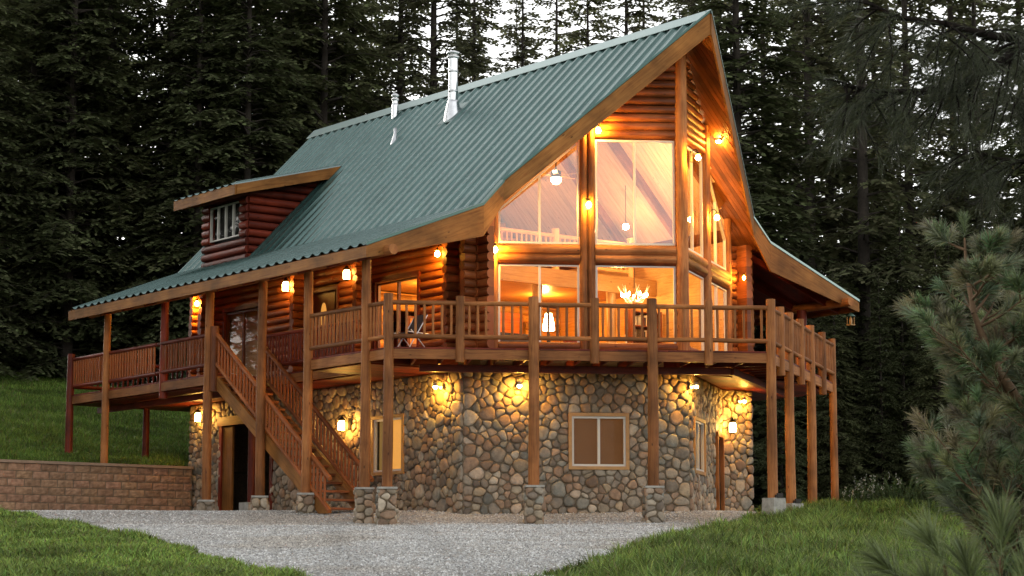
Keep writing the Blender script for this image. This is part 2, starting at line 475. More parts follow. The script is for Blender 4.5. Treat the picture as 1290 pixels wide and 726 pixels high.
def lawn(name, dl, rl, n, hf, cond, label, base, wid=.008):
    d = dl[0]+(dl[1]-dl[0])*NR.rand(n); r = rl[0]+(rl[1]-rl[0])*NR.rand(n)
    x = CAM[0]+d*SY+r*CY; y = CAM[1]+d*CY-r*SY
    k = cond(d, r, x, y)
    d, r, x, y = d[k], r[k], x[k], y[k]
    h = hf(d, r, x, y)
    o = blades(name, x, y, ground(x, y), h, wid*(.6+.8*NR.rand(len(x)))*(.55+d/60), .25+.9*NR.rand(len(x)), gcols(len(x), base), [M['grass']])
    return tag(o, label, 'grass', kind='stuff')
lawn('lawn_grass', (19, 46), (-14, 0), 420000,
     lambda d, r, x, y: (.085+.07*NR.rand(len(d)))*(1+.45*wob(x, y, 1.4)),
     lambda d, r, x, y: (r < bound_left(d)+.12*NR.rand(len(d))) & (r > -.26*d-.6),
     'short green lawn grass at the lower left, along the drive', (.155, .275, .060), .021)
lawn('meadow_grass', (19, 56), (-3, 15), 560000,
     lambda d, r, x, y: (.10+.13*NR.rand(len(d)))*(1+.55*wob(x, y, 1.1))*np.clip(.55+(r-bound_right(d))*.8, .5, 1.25),
     lambda d, r, x, y: (r > bound_right(d)-.1*NR.rand(len(d))) & (r < .26*d+.6) & ~((x > -4.3) & (x < 4.5) & (y > .05)) & ~((np.abs(x) < 4.4) & (y > -2.6*(1-np.abs(x)/4.5))),
     'long tufted green grass at the lower right, below the deck footings', (.12, .215, .048), .016)
def tufts():
    n = 5200; d = 20+36*NR.rand(n); r = -3+18*NR.rand(n); x = CAM[0]+d*SY+r*CY; y = CAM[1]+d*CY-r*SY
    k = (r > bound_right(d)+.02) & (r < .26*d+.5) & ~((x > -4.4) & (x < 4.6) & (y > .0)) & ~((np.abs(x) < 4.4) & (y > -2.7*(1-np.abs(x)/4.5))); k &= (wob(x, y, 1.7) > -.35)
    d, x, y = d[k], x[k], y[k]; m = 46; n = len(x)
    a = NR.rand(n, m)*6.28; rr = .07*NR.rand(n, m)**.5; h = (.24+.22*NR.rand(n))[:, None]*(.45+.65*NR.rand(n, m)); lean = .25+1.05*NR.rand(n, m)
    bx, by = (x[:, None]+np.cos(a)*rr).ravel(), (y[:, None]+np.sin(a)*rr).ravel(); z = ground(bx, by)-.01; a = (a+NR.normal(0, .35, a.shape)).ravel(); h = h.ravel(); lean = lean.ravel()
    L = len(bx); P = np.zeros((L, 7, 3)); dx, dy = np.cos(a), np.sin(a); w = .0065*(.6+.8*NR.rand(L))*(.5+np.repeat(d, m)/55)
    for i, (t, ww) in enumerate(((0, 1), (0, -1), (.33, 1), (.33, -1), (.7, .8), (.7, -.8), (1, 0))):
        out = lean*h*t**1.7; up = h*(t-lean*.55*t**2.6)
        P[:, i, 0] = bx+dx*out-dy*w*ww; P[:, i, 1] = by+dy*out+dx*w*ww; P[:, i, 2] = z+up
    T = np.array([[0, 1, 2], [1, 3, 2], [2, 3, 4], [3, 5, 4], [4, 5, 6]])
    F = (np.arange(L)[:, None, None]*7+T[None]).reshape(-1, 3)
    br = np.repeat(.7+.6*NR.rand(n), m)
    o = np_mesh('grass_tufts', P.reshape(-1, 3), F, np.repeat(gcols(L, (.14, .25, .056), .65)*br[:, None], 5, 0), [M['grass']])
    tag(o, 'arching clumps of long grass among the meadow at the lower right', 'grass', kind='stuff')
tufts()
def hillgrass():
    n = 330000
    x = -22+30*NR.rand(n); y = 12.35+30*NR.rand(n)**1.3
    d, r = fr(x, y); k = (np.abs(r) < .28*d) & (x < 6) & ~((x > -4.7) & (y < 12.8)); x, y, d = x[k], y[k], d[k]; n = len(x)
    h = (.12+.14*NR.rand(n))*(1+.4*wob(x, y, .6))
    o = blades('hillside_grass', x, y, hill(x, y), h, .02+.012*NR.rand(n), .2+.7*NR.rand(n), gcols(n, (.11, .215, .038), .5), [M['grass']])
    tag(o, 'grass on the slope rising behind the retaining wall', 'grass', kind='stuff')
hillgrass()

# ------------------------------------------------------------------ stone masonry
PAL = [(.33, .27, .195), (.28, .24, .19), (.37, .285, .19), (.24, .195, .15), (.39, .32, .24), (.31, .21, .14), (.35, .23, .15), (.235, .225, .19), (.45, .385, .30), (.27, .18, .12), (.32, .265, .205), (.20, .16, .125), (.42, .33, .25)]
class Stones:
    def __init__(s): s.v = []; s.f3 = []; s.c = []; s.q = []; s.qc = []
    def panel(s, o, u, n, W, H, holes=(), rmin=.056, rmax=.172, top=None, seed=1, hh=.044):
        """o bottom-left corner, u unit vector along, n outward normal"""
        rg = random.Random(seed); o, u, n = Vector(o), Vector(u).normalized(), Vector(n).normalized()
        up = Vector((0, 0, 1))
        seeds = []; cell = {}
        tries = int(W*H*420)
        for _ in range(tries):
            x, y = rg.uniform(0, W), rg.uniform(0, H); r = rmin+(rmax-rmin)*rg.random()**1.3
            if any(a-.05 < x < b+.05 and c-.05 < y < e+.05 for a, b, c, e in holes): continue
            if x < .07 or x > W-.07 or y < .04: continue
            ok = True; gx, gy = int(x/.4), int(y/.4)
            for i in range(gx-1, gx+2):
                for j in range(gy-1, gy+2):
                    for (px, py, pr) in cell.get((i, j), ()):
                        if (px-x)**2+((py-y)*1.12)**2 < (pr+r)**2*.93: ok = False; break
                    if not ok: break
                if not ok: break
            if ok: seeds.append((x, y, r)); cell.setdefault((gx, gy), []).append((x, y, r))
        for (x, y, r) in seeds:
            poly = [(x-.3, y-.3), (x+.3, y-.3), (x+.3, y+.3), (x-.3, y+.3)]
            def clip(poly, nx, ny, dd):
                out = []
                for i in range(len(poly)):
                    a, b = poly[i], poly[(i+1) % len(poly)]
                    da = a[0]*nx+a[1]*ny-dd; db = b[0]*nx+b[1]*ny-dd
                    if da <= 0: out.append(a)
                    if da*db < 0:
                        t = da/(da-db); out.append((a[0]+(b[0]-a[0])*t, a[1]+(b[1]-a[1])*t))
                return out
            gx, gy = int(x/.4), int(y/.4)
            for i in range(gx-2, gx+3):
                for j in range(gy-2, gy+3):
                    for (px, py, pr) in cell.get((i, j), ()):
                        dx, dy = px-x, py-y; L2 = dx*dx+dy*dy
                        if L2 < 1e-9 or L2 > .5: continue
                        k = (L2+r*r-pr*pr)/2
                        L = math.sqrt(L2)
                        poly = clip(poly, dx/L, dy/L, (x*dx+y*dy+k)/L)
                        if not poly: break
                    if not poly: break
                if not poly: break
            if len(poly) < 3: continue
            for (nx, ny, dd) in ((1, 0, W), (-1, 0, 0), (0, -1, .06), (0, 1, H)): poly = clip(poly, nx, ny, dd)
            for a, b, c, e in holes:
                if c < y < e: poly = clip(poly, 1, 0, a) if x < a else clip(poly, -1, 0, -b)
                elif a < x < b: poly = clip(poly, 0, 1, c) if y < c else clip(poly, 0, -1, -e)
                else:
                    if x <= a: poly = clip(poly, 1, 0, a) if (a-x) > min(abs(y-c), abs(y-e)) else (clip(poly, 0, 1, c) if y <= c else clip(poly, 0, -1, -e))
                    else: poly = clip(poly, -1, 0, -b) if (x-b) > min(abs(y-c), abs(y-e)) else (clip(poly, 0, 1, c) if y <= c else clip(poly, 0, -1, -e))
                if len(poly) < 3: break
            if len(poly) < 3: continue
            if top: 
                if top(x) < y-.05: continue
            # round the corners
            for _ in range(1):
                q = []
                for i in range(len(poly)):
                    a, b = poly[i], poly[(i+1) % len(poly)]
                    q += [(a[0]*.75+b[0]*.25, a[1]*.75+b[1]*.25), (a[0]*.25+b[0]*.75, a[1]*.25+b[1]*.75)]
                poly = q
            # resample
            m = 14; L = [0]
            for i in range(len(poly)):
                a, b = poly[i], poly[(i+1) % len(poly)]; L.append(L[-1]+math.hypot(b[0]-a[0], b[1]-a[1]))
            if L[-1] < .18: continue
            pts = []; j = 0
            for k in range(m):
                t = L[-1]*k/m
                while L[j+1] < t: j += 1
                a, b = poly[j], poly[(j+1) % len(poly)]; f = (t-L[j])/(L[j+1]-L[j]+1e-12)
                pts.append((a[0]+(b[0]-a[0])*f, a[1]+(b[1]-a[1])*f))
            cx = sum(p[0] for p in pts)/m; cy = sum(p[1] for p in pts)/m
            rad = L[-1]/6.28
            h = hh*(.6+.8*rg.random())*min(1.2, rad/.11)
            tx, ty = rg.uniform(-.12, .12), rg.uniform(-.12, .12)
            gap = max(.5, 1-.008/rad)
            ring = len(s.v)
            jit = [1+rg.uniform(-.035, .03) for _ in range(m)]
            for sc, hz in ((gap, -.01), (gap*.985, .42), (gap*.90, .78), (gap*.66, .97), (gap*.3, 1.03)):
                for k, (px, py) in enumerate(pts):
                    ax, ay = cx+(px-cx)*sc*jit[k], cy+(py-cy)*sc*jit[k]
                    z = h*hz*(1+rg.uniform(-.05, .05))+(tx*(ax-cx)+ty*(ay-cy))*(1 if hz > .1 else 0)
                    s.v.append(tuple(o+u*ax+up*ay+n*z))
            s.v.append(tuple(o+u*cx+up*cy+n*h*1.04)); ctr = len(s.v)-1
            base = PAL[rg.randrange(len(PAL))]; br = rg.uniform(.68, 1.25); col = tuple(c*br for c in base)
            for i in range(4):
                for k in range(m):
                    k2 = (k+1) % m
                    s.q.append((ring+i*m+k, ring+i*m+k2, ring+(i+1)*m+k2, ring+(i+1)*m+k)); s.qc.append(col)
            for k in range(m):
                s.q.append((ring+4*m+k, ring+4*m+(k+1) % m, ctr, ctr)); s.qc.append(col)
        # mortar bed around the holes
        return s
    def build(s, name, parent):
        me = bpy.data.meshes.new(name)
        F = [q if q[2] != q[3] else q[:3] for q in s.q]
        me.from_pydata(s.v, [], F)
        at = me.attributes.new('Col', 'FLOAT_COLOR', 'FACE')
        at.data.foreach_set('color', [c for q in s.qc for c in (*q, 1)])
        me.polygons.foreach_set('use_smooth', [True]*len(F)); me.update()
        return link(name, me, [M['stone']], parent)
def wall_with_holes(mb, o, u, n, W, z0, z1, holes, th=.2):
    """flat slab (holes in (s0,s1,za,zb) absolute z) behind the face"""
    o, u, n = Vector(o), Vector(u).normalized(), Vector(n).normalized()
    cuts = sorted({0, W, *[h[0] for h in holes], *[h[1] for h in holes]})
    for a, b in zip(cuts[:-1], cuts[1:]):
        if b-a < 1e-4: continue
        hs = sorted([(h[2], h[3]) for h in holes if h[0] <= a+1e-6 and h[1] >= b-1e-6])
        z = z0
        for c, e in hs+[(z1, z1)]:
            if c-z > 1e-3: mb.box(o+u*a+Vector((0, 0, z))-n*th, u*(b-a), n*th, (0, 0, c-z), .5)
            z = e

# ------------------------------------------------------------------ HOUSE
RZ, RB, RE = 11.951, 4.522, 7.657
SL1, SL2 = (11.951-7.321)/4.522, (7.321-6.113)/(7.657-4.522)
YF, YK, XK, YR = -3.43, -.689, 3.935, 13.517
def roofz(x):
    x = abs(x); return RZ-SL1*x if x < RB else 7.321-SL2*(x-RB)
def front_y(x):
    x = abs(x); return YF+(YK-YF)*x/XK if x < XK else YK
house = tag(empty('log_house', (0, 5, .5)), 'two-storey log house with green metal roof and glass prow above a river-stone basement', 'house')

PX, PY = 3.73, -2.384                      # upper prow: corners (+-PX,0), apex (0,PY)
PLn = math.hypot(PX, PY)
FLOOR = 3.94
BX = 4.5                                   # basement half width
BPX, BPY = 3.42, -2.58
SIDEX = 4.1

# ---- basement
stz, st = 3.64, Stones()
mort = MB()
def bwall(o, u, n, W, holes, seed, z0=-.3):
    wall_with_holes(mort, o, u, n, W, z0, stz, holes)
    st.panel((o[0], o[1], z0), u, n, W, stz-z0, [(a, b, c-z0, e-z0) for a, b, c, e in holes], seed=seed)
# left side wall, runs from the rear corner forward
LH = [(12.55-10.75, 12.55-8.3, .3, 2.98), (12.55-3.66, 12.55-2.38, 1.42, 2.76)]
bwall((-BX, 12.55, 0), (0, -1, 0), (-1, 0, 0), 12.55-.05, LH, 3)
LP = (-BX, .05); AP = (0, BPY); RP = (BPX, 0)
ul = Vector((AP[0]-LP[0], AP[1]-LP[1], 0)); WL = ul.length; ul.normalize(); nl = Vector((ul.y, -ul.x, 0))
def tl(x): return (x+BX)/ul.x
bwall((LP[0], LP[1], 0), ul, nl, WL, [(tl(-2.41), tl(-1.23), 1.42, 2.68)], 5)
ur = Vector((RP[0]-AP[0], RP[1]-AP[1], 0)); WR = ur.length; ur.normalize(); nr = Vector((ur.y, -ur.x, 0))
DR0, DR1 = 3.25, 4.12
bwall((AP[0], AP[1], 0), ur, nr, WR, [(.38, 1.78, 1.38, 2.66), (DR0, DR1, .3, 2.5)], 6)
bwall((RP[0], 0, 0), (1, 0, 0), (0, -1, 0), BX-RP[0], [], 7)
bwall((BX, 0, 0), (0, 1, 0), (1, 0, 0), 6, [], 8)
mort.build('basement_wall', M['mortar'], house)
st.build('river_stone_cladding', house)
mb = MB()
mb.box((BX-.2, 6.0, -.3), (.2, 0, 0), (0, 6.5, 0), (0, 0, stz+.3)); mb.box((-BX, 12.35, -.3), (BX*2, 0, 0), (0, .2, 0), (0, 0, stz+.3))
mb.build('rear_wall', M['mortar'], house)
mb = MB()   # basement floor, under-house soil is hidden inside
mb.box((-BX+.2, .4, .40), (2*BX-.4, 0, 0), (0, 11.9, 0), (0, 0, .12)); mb.box((-2.9, 8, .52), (.08, 0, 0), (0, 3, 0), (0, 0, 3.1))  # floor and upright sheet blackened to stand for basement darkness
mb.build('basement_floor', M['dark'], house)

def window(p0, u, n, W, z0, z1, mull=(), fr_=.05, pane='glass', mats='vinyl', depth=.07, ztop=None, shade=None, trim=None, name='window', label=None):
    """p0 left-bottom plan point on the outside face; ztop(s) for sloped heads"""
    p0 = Vector((p0[0], p0[1], 0)); u = Vector(u).normalized(); n = Vector(n).normalized()
    zt = ztop or (lambda s: z1)
    f = MB(); Z = Vector((0, 0, 1))
    o = p0-n*depth/2
    def bar(s0, za, s1, zb, w):          # bar in the window plane
        a = o+u*s0+Z*za; b = o+u*s1+Z*zb
        d = (b-a).normalized(); side = n.cross(d).normalized()
        f.box(a-side*w/2-n*depth/2, (b-a), side*w, n*depth, .6)
    h = fr_/2
    bar(0, z0+h, W, z0+h, fr_)
    bar(0, zt(0)-h, W, zt(W)-h, fr_)
    bar(h, z0+fr_+.002, h, zt(h)-fr_-.002, fr_); bar(W-h, z0+fr_+.002, W-h, zt(W-h)-fr_-.002, fr_)
    for m_ in mull: bar(m_, z0+fr_+.002, m_, zt(m_)-fr_-.002, fr_*1.15)
    ob = f.build(name, M[mats], house)
    if label: tag(ob, label)
    edges = [fr_, *mull, W-fr_]
    for a, b in zip(edges[:-1], edges[1:]):
        g_ = MB(); a2 = a+(.0 if a == fr_ else fr_*.55); b2 = b-(.0 if b == W-fr_ else fr_*.55)
        c = o-n*.004
        g_.prism([c+u*a2+Z*(z0+fr_), c+u*b2+Z*(z0+fr_), c+u*b2+Z*(zt(b2)-fr_), c+u*a2+Z*(zt(a2)-fr_)], n*.008)
        # slight differences in how each pane sits
        gp = g_.build('pane', M[pane], ob)
    if shade:
        for k, (a, b) in enumerate(zip(edges[:-1], edges[1:])):
            s_ = MB(); c = o-n*.12
            s_.box(c+u*(a-.02)+Z*(z0), u*(b-a+.04), n*.01, Z*(z1-z0))
            s_.build('blind', M[shade[k % len(shade)]], ob)
    if trim:
        t_ = MB(); w = .075; tn = n*.05
        q = p0-n*.01
        t_.box(q-u*w+Z*(z0-w), u*(W+2*w), tn, Z*w); t_.box(q-u*w+Z*z1, u*(W+2*w), tn, Z*w)
        t_.box(q-u*w+Z*z0, u*w, tn, Z*(z1-z0)); t_.box(q+u*W+Z*z0, u*w, tn, Z*(z1-z0))
        t_.build('trim', M[trim], ob)
    return ob
window((-BX-.03, 3.6), (0, -1, 0), (-1, 0, 0), 1.2, 1.46, 2.72, [.6], .05, 'glass_low', trim='tanframe', shade=['shade_olive', 'shade_amber'], label='sliding basement window behind the deck posts, its blind glowing amber')
a = Vector((LP[0], LP[1], 0))+ul*(tl(-2.41)+.06)+nl*.03
window((a.x, a.y), ul, nl, tl(-1.23)-tl(-2.41)-.12, 1.48, 2.62, [(tl(-1.23)-tl(-2.41)-.12)/2], .05, 'glass_low', trim='tanframe', shade=['shade_brown', 'shade_brown'], label='sliding basement window with brown blinds in the stone prow')
a = Vector((AP[0], AP[1], 0))+ur*.44+nr*.03
window((a.x, a.y), ur, nr, 1.28, 1.44, 2.60, [.64], .05, 'glass_low', trim='tanframe', shade=['shade_brown', 'shade_brown'], label='narrow basement window beside the corner door')

# basement door (right) and the wide side opening (left)
mb = MB(); a = Vector((AP[0], AP[1], 0))+ur*DR0
mb.box(a+nr*.02+Vector((0, 0, .3)), ur*.1, nr*.09, (0, 0, 2.2)); mb.box(a+ur*(DR1-DR0-.1)+nr*.02+Vector((0, 0, .3)), ur*.1, nr*.09, (0, 0, 2.2)); mb.box(a+nr*.02+Vector((0, 0, 2.4)), ur*(DR1-DR0), nr*.10, (0, 0, .11))
d_ = mb.build('door_frame', M['post'], house)
mb = MB(); mb.box(a+ur*.1-nr*.1+Vector((0, 0, .4)), ur*(DR1-DR0-.2), nr*.05, (0, 0, 2.0)); dd = mb.build('door', M['fascia'], house)
mb = MB(); mb.cyl(a+ur*.2+Vector((0, 0, 1.4)), a+ur*.2+nr*.06+Vector((0, 0, 1.4)), .03); mb.build('handle', M['iron'], dd)
mb = MB()
mb.box((-BX-.06, 10.75, .4), (.3, 0, 0), (0, .13, 0), (0, 0, 2.58)); mb.box((-BX-.06, 8.17, .4), (.3, 0, 0), (0, .13, 0), (0, 0, 2.58)); mb.box((-BX-.08, 8.1, 2.98), (.34, 0, 0), (0, 2.85, 0), (0, 0, .24))
mb.build('door_frame', M['red'], house)
mb = MB(); mb.box((-BX-.02, 10.25, .45), (.06, 0, 0), (0, .48, 0), (0, 0, 2.5)); mb.build('door', M['fascia'], house)

# ---- log walls
def log_profile(r=.108, pitch=.2, back=.10):
    n = 7; P = []
    for i in range(n+1):
        a = -PI/2+PI*i/n
        P.append((math.cos(a)*.085, math.sin(a)*pitch*.5))
    return P
PROF = log_profile()
def log_wall(mb, a, b, n, z0, z1, holes=(), top=None, pitch=.2, base=.06, th=.12, ext0=0.0, ext1=0.0):
    """horizontal half logs from plan a to b, outward normal n"""
    a, b, n = Vector((*a, 0)), Vector((*b, 0)), Vector(n).normalized(); L = (b-a).length; u = (b-a)/L
    z = z0; k = 0
    while z < z1-.02:
        h = min(pitch, z1-z); zc = z+h/2
        iv = [(-ext0, L+ext1)]
        for (s0, s1, za, zb) in holes:
            if za < zc < zb:
                nv = []
                for (p, q) in iv:
                    if s1 <= p or s0 >= q: nv.append((p, q)); continue
                    if s0 > p: nv.append((p, s0))
                    if s1 < q: nv.append((s1, q))
                iv = nv
        if top:
            nv = []
            for (p, q) in iv:
                m_ = 120; ok = [top(p+(q-p)*i/m_) > z+h*.9 for i in range(m_+1)]; i = 0
                while i <= m_:
                    if ok[i]:
                        j = i
                        while j+1 <= m_ and ok[j+1]: j += 1
                        if j > i: nv.append((p+(q-p)*i/m_, p+(q-p)*j/m_))
                        i = j+1
                    else: i += 1
            iv = nv
        for (p, q) in iv:
            # break long runs into separate logs
            cuts = [p]
            while q-cuts[-1] > 4.2: cuts.append(cuts[-1]+rnd.uniform(2.6, 3.8))
            cuts.append(q)
            for c0, c1 in zip(cuts[:-1], cuts[1:]):
                if c1-c0 < .02: continue
                tone = rnd.random(); off = rnd.random()*80; sc = rnd.uniform(.9, 1.08)
                prof = [(x*sc+base*.0, y*h/pitch) for x, y in PROF]
                pa = [a+u*c0+n*x+Vector((0, 0, zc+y)) for x, y in prof]; pb = [a+u*c1+n*x+Vector((0, 0, zc+y)) for x, y in prof]
                bs = len(mb.v); m_ = len(prof)
                mb.v += [tuple(v) for v in pa+pb]
                for i in range(m_-1):
                    mb.f.append((bs+i, bs+m_+i, bs+m_+i+1, bs+i+1)); e = c1-c0; v0, v1 = off+i*.04, off+(i+1)*.04
                    mb.uv.append([(off, v0), (off+e, v0), (off+e, v1), (off, v1)]); mb.t.append(tone); mb.sm.append(True); mb.mi.append(0)
                bk = -n*th
                for P_, fl in ((pa, 0), (pb, 1)):
                    pts = P_+[P_[-1]+bk, P_[0]+bk]
                    mb.face(pts if fl else pts[::-1], [(0, 0)]*len(pts), tone)
                mb.face([pa[0]+bk, pa[-1]+bk, pb[-1]+bk, pb[0]+bk], [(off, 0), (off, h), (off+c1-c0, h), (off+c1-c0, 0)], tone)
        z += h; k += 1
TOPZ = 7.28
def side(sx):
    m_ = MB()
    if sx < 0:
        D1, E1, S1 = (9.5, 11.45, 3.9, 6.2), (5.75, 7.15, 3.9, 6.25), (2.25, 4.2, 3.9, 6.22)
        holes = [D1, E1, S1]
        log_wall(m_, (-SIDEX, 0), (-SIDEX, 12.6), (-1, 0, 0), FLOOR, TOPZ, holes, ext0=.42, ext1=.42)
    else:
        log_wall(m_, (SIDEX, 12.6), (SIDEX, 0), (1, 0, 0), FLOOR, TOPZ, (), ext0=.42, ext1=.42)
    m_.build('log_wall', M['log'], house)
side(-1); side(1)
# corner log ends, crossing: full round logs sticking out past the corners / partitions
def stub(x0, x1, y, z0=FLOOR, z1=7.1, off=0.0, skip=None):
    m_ = MB(); z = z0+.1+off
    while z < z1:
        if not (skip and skip[0] < z < skip[1]):
            m_.cyl((x0, y, z), (x1+rnd.uniform(-.02, .02), y, z), .104, n=12, wobble=.02)
        z += .2
    m_.build('log_end', M['log'], house)
for yy in (.78, 4.55, 7.45, 12.15): stub(-SIDEX+.05, -SIDEX-.40, yy, skip=None)
stub(-PX, -SIDEX-.42, .08); stub(PX, SIDEX+.50, .08)
stub(-SIDEX, -SIDEX-.42, 12.6)
# side logs' front ends at the corner
# wings and the prow walls
def facet(sx):
    """prow facet, s measured from the outer corner to the apex"""
    A0 = (-PX, 0) if sx < 0 else (PX, 0)
    u = Vector((-sx*PX, PY, 0)).normalized(); n = Vector((PY, -PX, 0)).normalized() if sx < 0 else Vector((-PY, -PX, 0)).normalized()
    # soffit height above this point
    top = lambda s: roofz(PX*(1-s/PLn))-.24
    return A0, u, n, top
facets = {}
for sx in (-1, 1):
    A0, u, n, top = facet(sx); facets[sx] = (A0, u, n, top)
    P = lambda s, z=0, out=0.0: Vector((A0[0], A0[1], 0))+u*s+n*out+Vector((0, 0, z))
    wins = [(.15, 2.03, 4.25, 6.16), (2.41, 4.28, 4.25, 6.16), (.15, 2.03, 6.62, 20), (2.41, 4.28, 6.62, 9.12), (2.03, 2.41, 3.9, 20), (-.02, .15, 3.9, 20)]
    m_ = MB()
    B0 = (A0[0]+u.x*PLn, A0[1]+u.y*PLn)
    if sx < 0: log_wall(m_, A0, B0, n, FLOOR, 11.9, wins, top)
    else:
        w2 = [(PLn-b, PLn-a, c, e) for a, b, c, e in wins]
        log_wall(m_, B0, A0, n, FLOOR, 11.9, w2, lambda s: top(PLn-s))
    m_.build('log_wall', M['log'], house)
    # posts
    for s0, s1, nm in ((-.03, .14, 1), (2.045, 2.215, 1), (2.225, 2.395, 1)):
        pm = MB(); pm.cyl(P((s0+s1)/2, FLOOR, .03), P((s0+s1)/2, top((s0+s1)/2)+.02, .03), (s1-s0)/2+.005, n=12, seg=6, wobble=.02)
        pm.build('wall_post', M['post'], house)
    # thick transom logs
    for s0, s1 in ((.15, 2.03), (2.41, 4.28)):
        for zz in (6.285, 6.495): tm = MB(); tm.cyl(P(s0-.01, zz, .01), P(s1+.01, zz, .01), .112, n=12, seg=4, wobble=.012); tm.build('transom_log', M['post'], house)
        tm = MB(); tm.cyl(P(s0-.01, 4.08, .0), P(s1+.01, 4.08, .0), .12, n=12, seg=4)
        tm.build('sill_log', M['post'], house)
    # windows: order left->right as seen from outside is irrelevant, build along u
    nn = n
    for (s0, s1, z0, z1, ml, slope) in ((.15, 2.03, 4.26, 6.15, [.96], 0), (2.41, 4.28, 4.26, 6.15, [], 0), (.15, 2.03, 6.63, 0, [.96], 1), (2.41, 4.28, 6.63, 9.11, [.93], 0)):
        p = P(s0); zt = None
        if slope:
            zt = (lambda s, s0=s0: min(7.42+.883*(s), 9.08))
        window((p.x, p.y), u, nn, s1-s0, z0, z1, ml, .045, 'glass' if z0 > 6 else 'glass_low', ztop=zt)
# apex post
mb = MB(); mb.cyl((0, PY-.03, FLOOR-.2), (0, PY-.03, 11.55), .15, .142, n=18, seg=8, wobble=.02, bend=.01); mb.build('apex_post', M['post'], house)
# short wings
mb = MB(); log_wall(mb, (-SIDEX, 0), (-PX, 0), (0, -1, 0), FLOOR, 7.5, ext0=.1); mb.build('log_wall', M['log'], house)
mb = MB(); log_wall(mb, (PX, 0), (SIDEX+.42, 0), (0, -1, 0), FLOOR, 7.3); mb.build('log_wall', M['log'], house)
# gable infill above wings
# rear gable
mb = MB(); log_wall(mb, (SIDEX, 12.6), (-SIDEX, 12.6), (0, 1, 0), FLOOR, 11.9, (), lambda s: roofz(SIDEX-s)-.2); mb.build('log_wall', M['log'], house)

# doors / windows of the left side wall
X0 = -SIDEX-.02
def side_unit(y0, y1, z1, fm): 
    f = MB(); w = .09
    f.box((X0-.07, y0, FLOOR), (.12, 0, 0), (0, w, 0), (0, 0, z1-FLOOR)); f.box((X0-.07, y1-w, FLOOR), (.12, 0, 0), (0, w, 0), (0, 0, z1-FLOOR)); f.box((X0-.08, y0, z1), (.14, 0, 0), (0, y1-y0, 0), (0, 0, .1))
    return f.build('door_frame', M[fm], house)
side_unit(2.25, 4.2, 6.12, 'red'); side_unit(5.75, 7.15, 6.15, 'red'); side_unit(9.5, 11.45, 6.1, 'red')
w_ = window((X0, 4.11), (0, -1, 0), (-1, 0, 0), 1.77, FLOOR+.03, 6.1, [.88], .05, 'glass_low', mats='darkdoor', name='door', label='sliding glass side door lit from within')
mb = MB(); mb.box((X0, 6.0, FLOOR+.02), (.05, 0, 0), (0, 1.06, 0), (0, 0, 2.18)); dr = mb.build('door', M['darkdoor'], house); tag(dr, 'dark stained entry door with a small arched light')
# arched light in the door
mb = MB(); yc, zc = 6.5, 5.45; P_ = []
for i in range(15):
    t = PI*i/14; P_.append((X0-.012, yc-.13*math.cos(t), zc+.10+.33*math.sin(t)))
P_ = [(X0-.012, yc+.13, zc-.25), (X0-.012, yc-.13, zc-.25)]+P_
mb.prism(P_, (.01, 0, 0)); mb.build('door_light', M['shade_amber'], dr)  # pane glows by emission in place of light from indoors
mb = MB(); mb.lathe((X0-.06, 6.14, 4.95), [(.001, -.03), (.03, -.015), (.03, .015), (.001, .03)]); mb.build('handle', M['iron'], dr)
mb = MB(); mb.box((X0, 7.07, FLOOR+.02), (.04, 0, 0), (0, .02, 0), (0, 0, 2.18)); mb.build('sidelight', M['darkdoor'], house)
window((X0, 11.36), (0, -1, 0), (-1, 0, 0), 1.77, FLOOR+.03, 6.08, [.88], .06, 'glass_low', mats='darkdoor', name='door', label='dark sliding door at the head of the stairs')
mb = MB(); mb.box((-SIDEX+.3, 9.2, FLOOR), (.05, 0, 0), (0, 2.6, 0), (0, 0, 2.5)); mb.build('inner_wall', M['dark'], house)  # added black sheet, paints the unlit room behind the sliding door

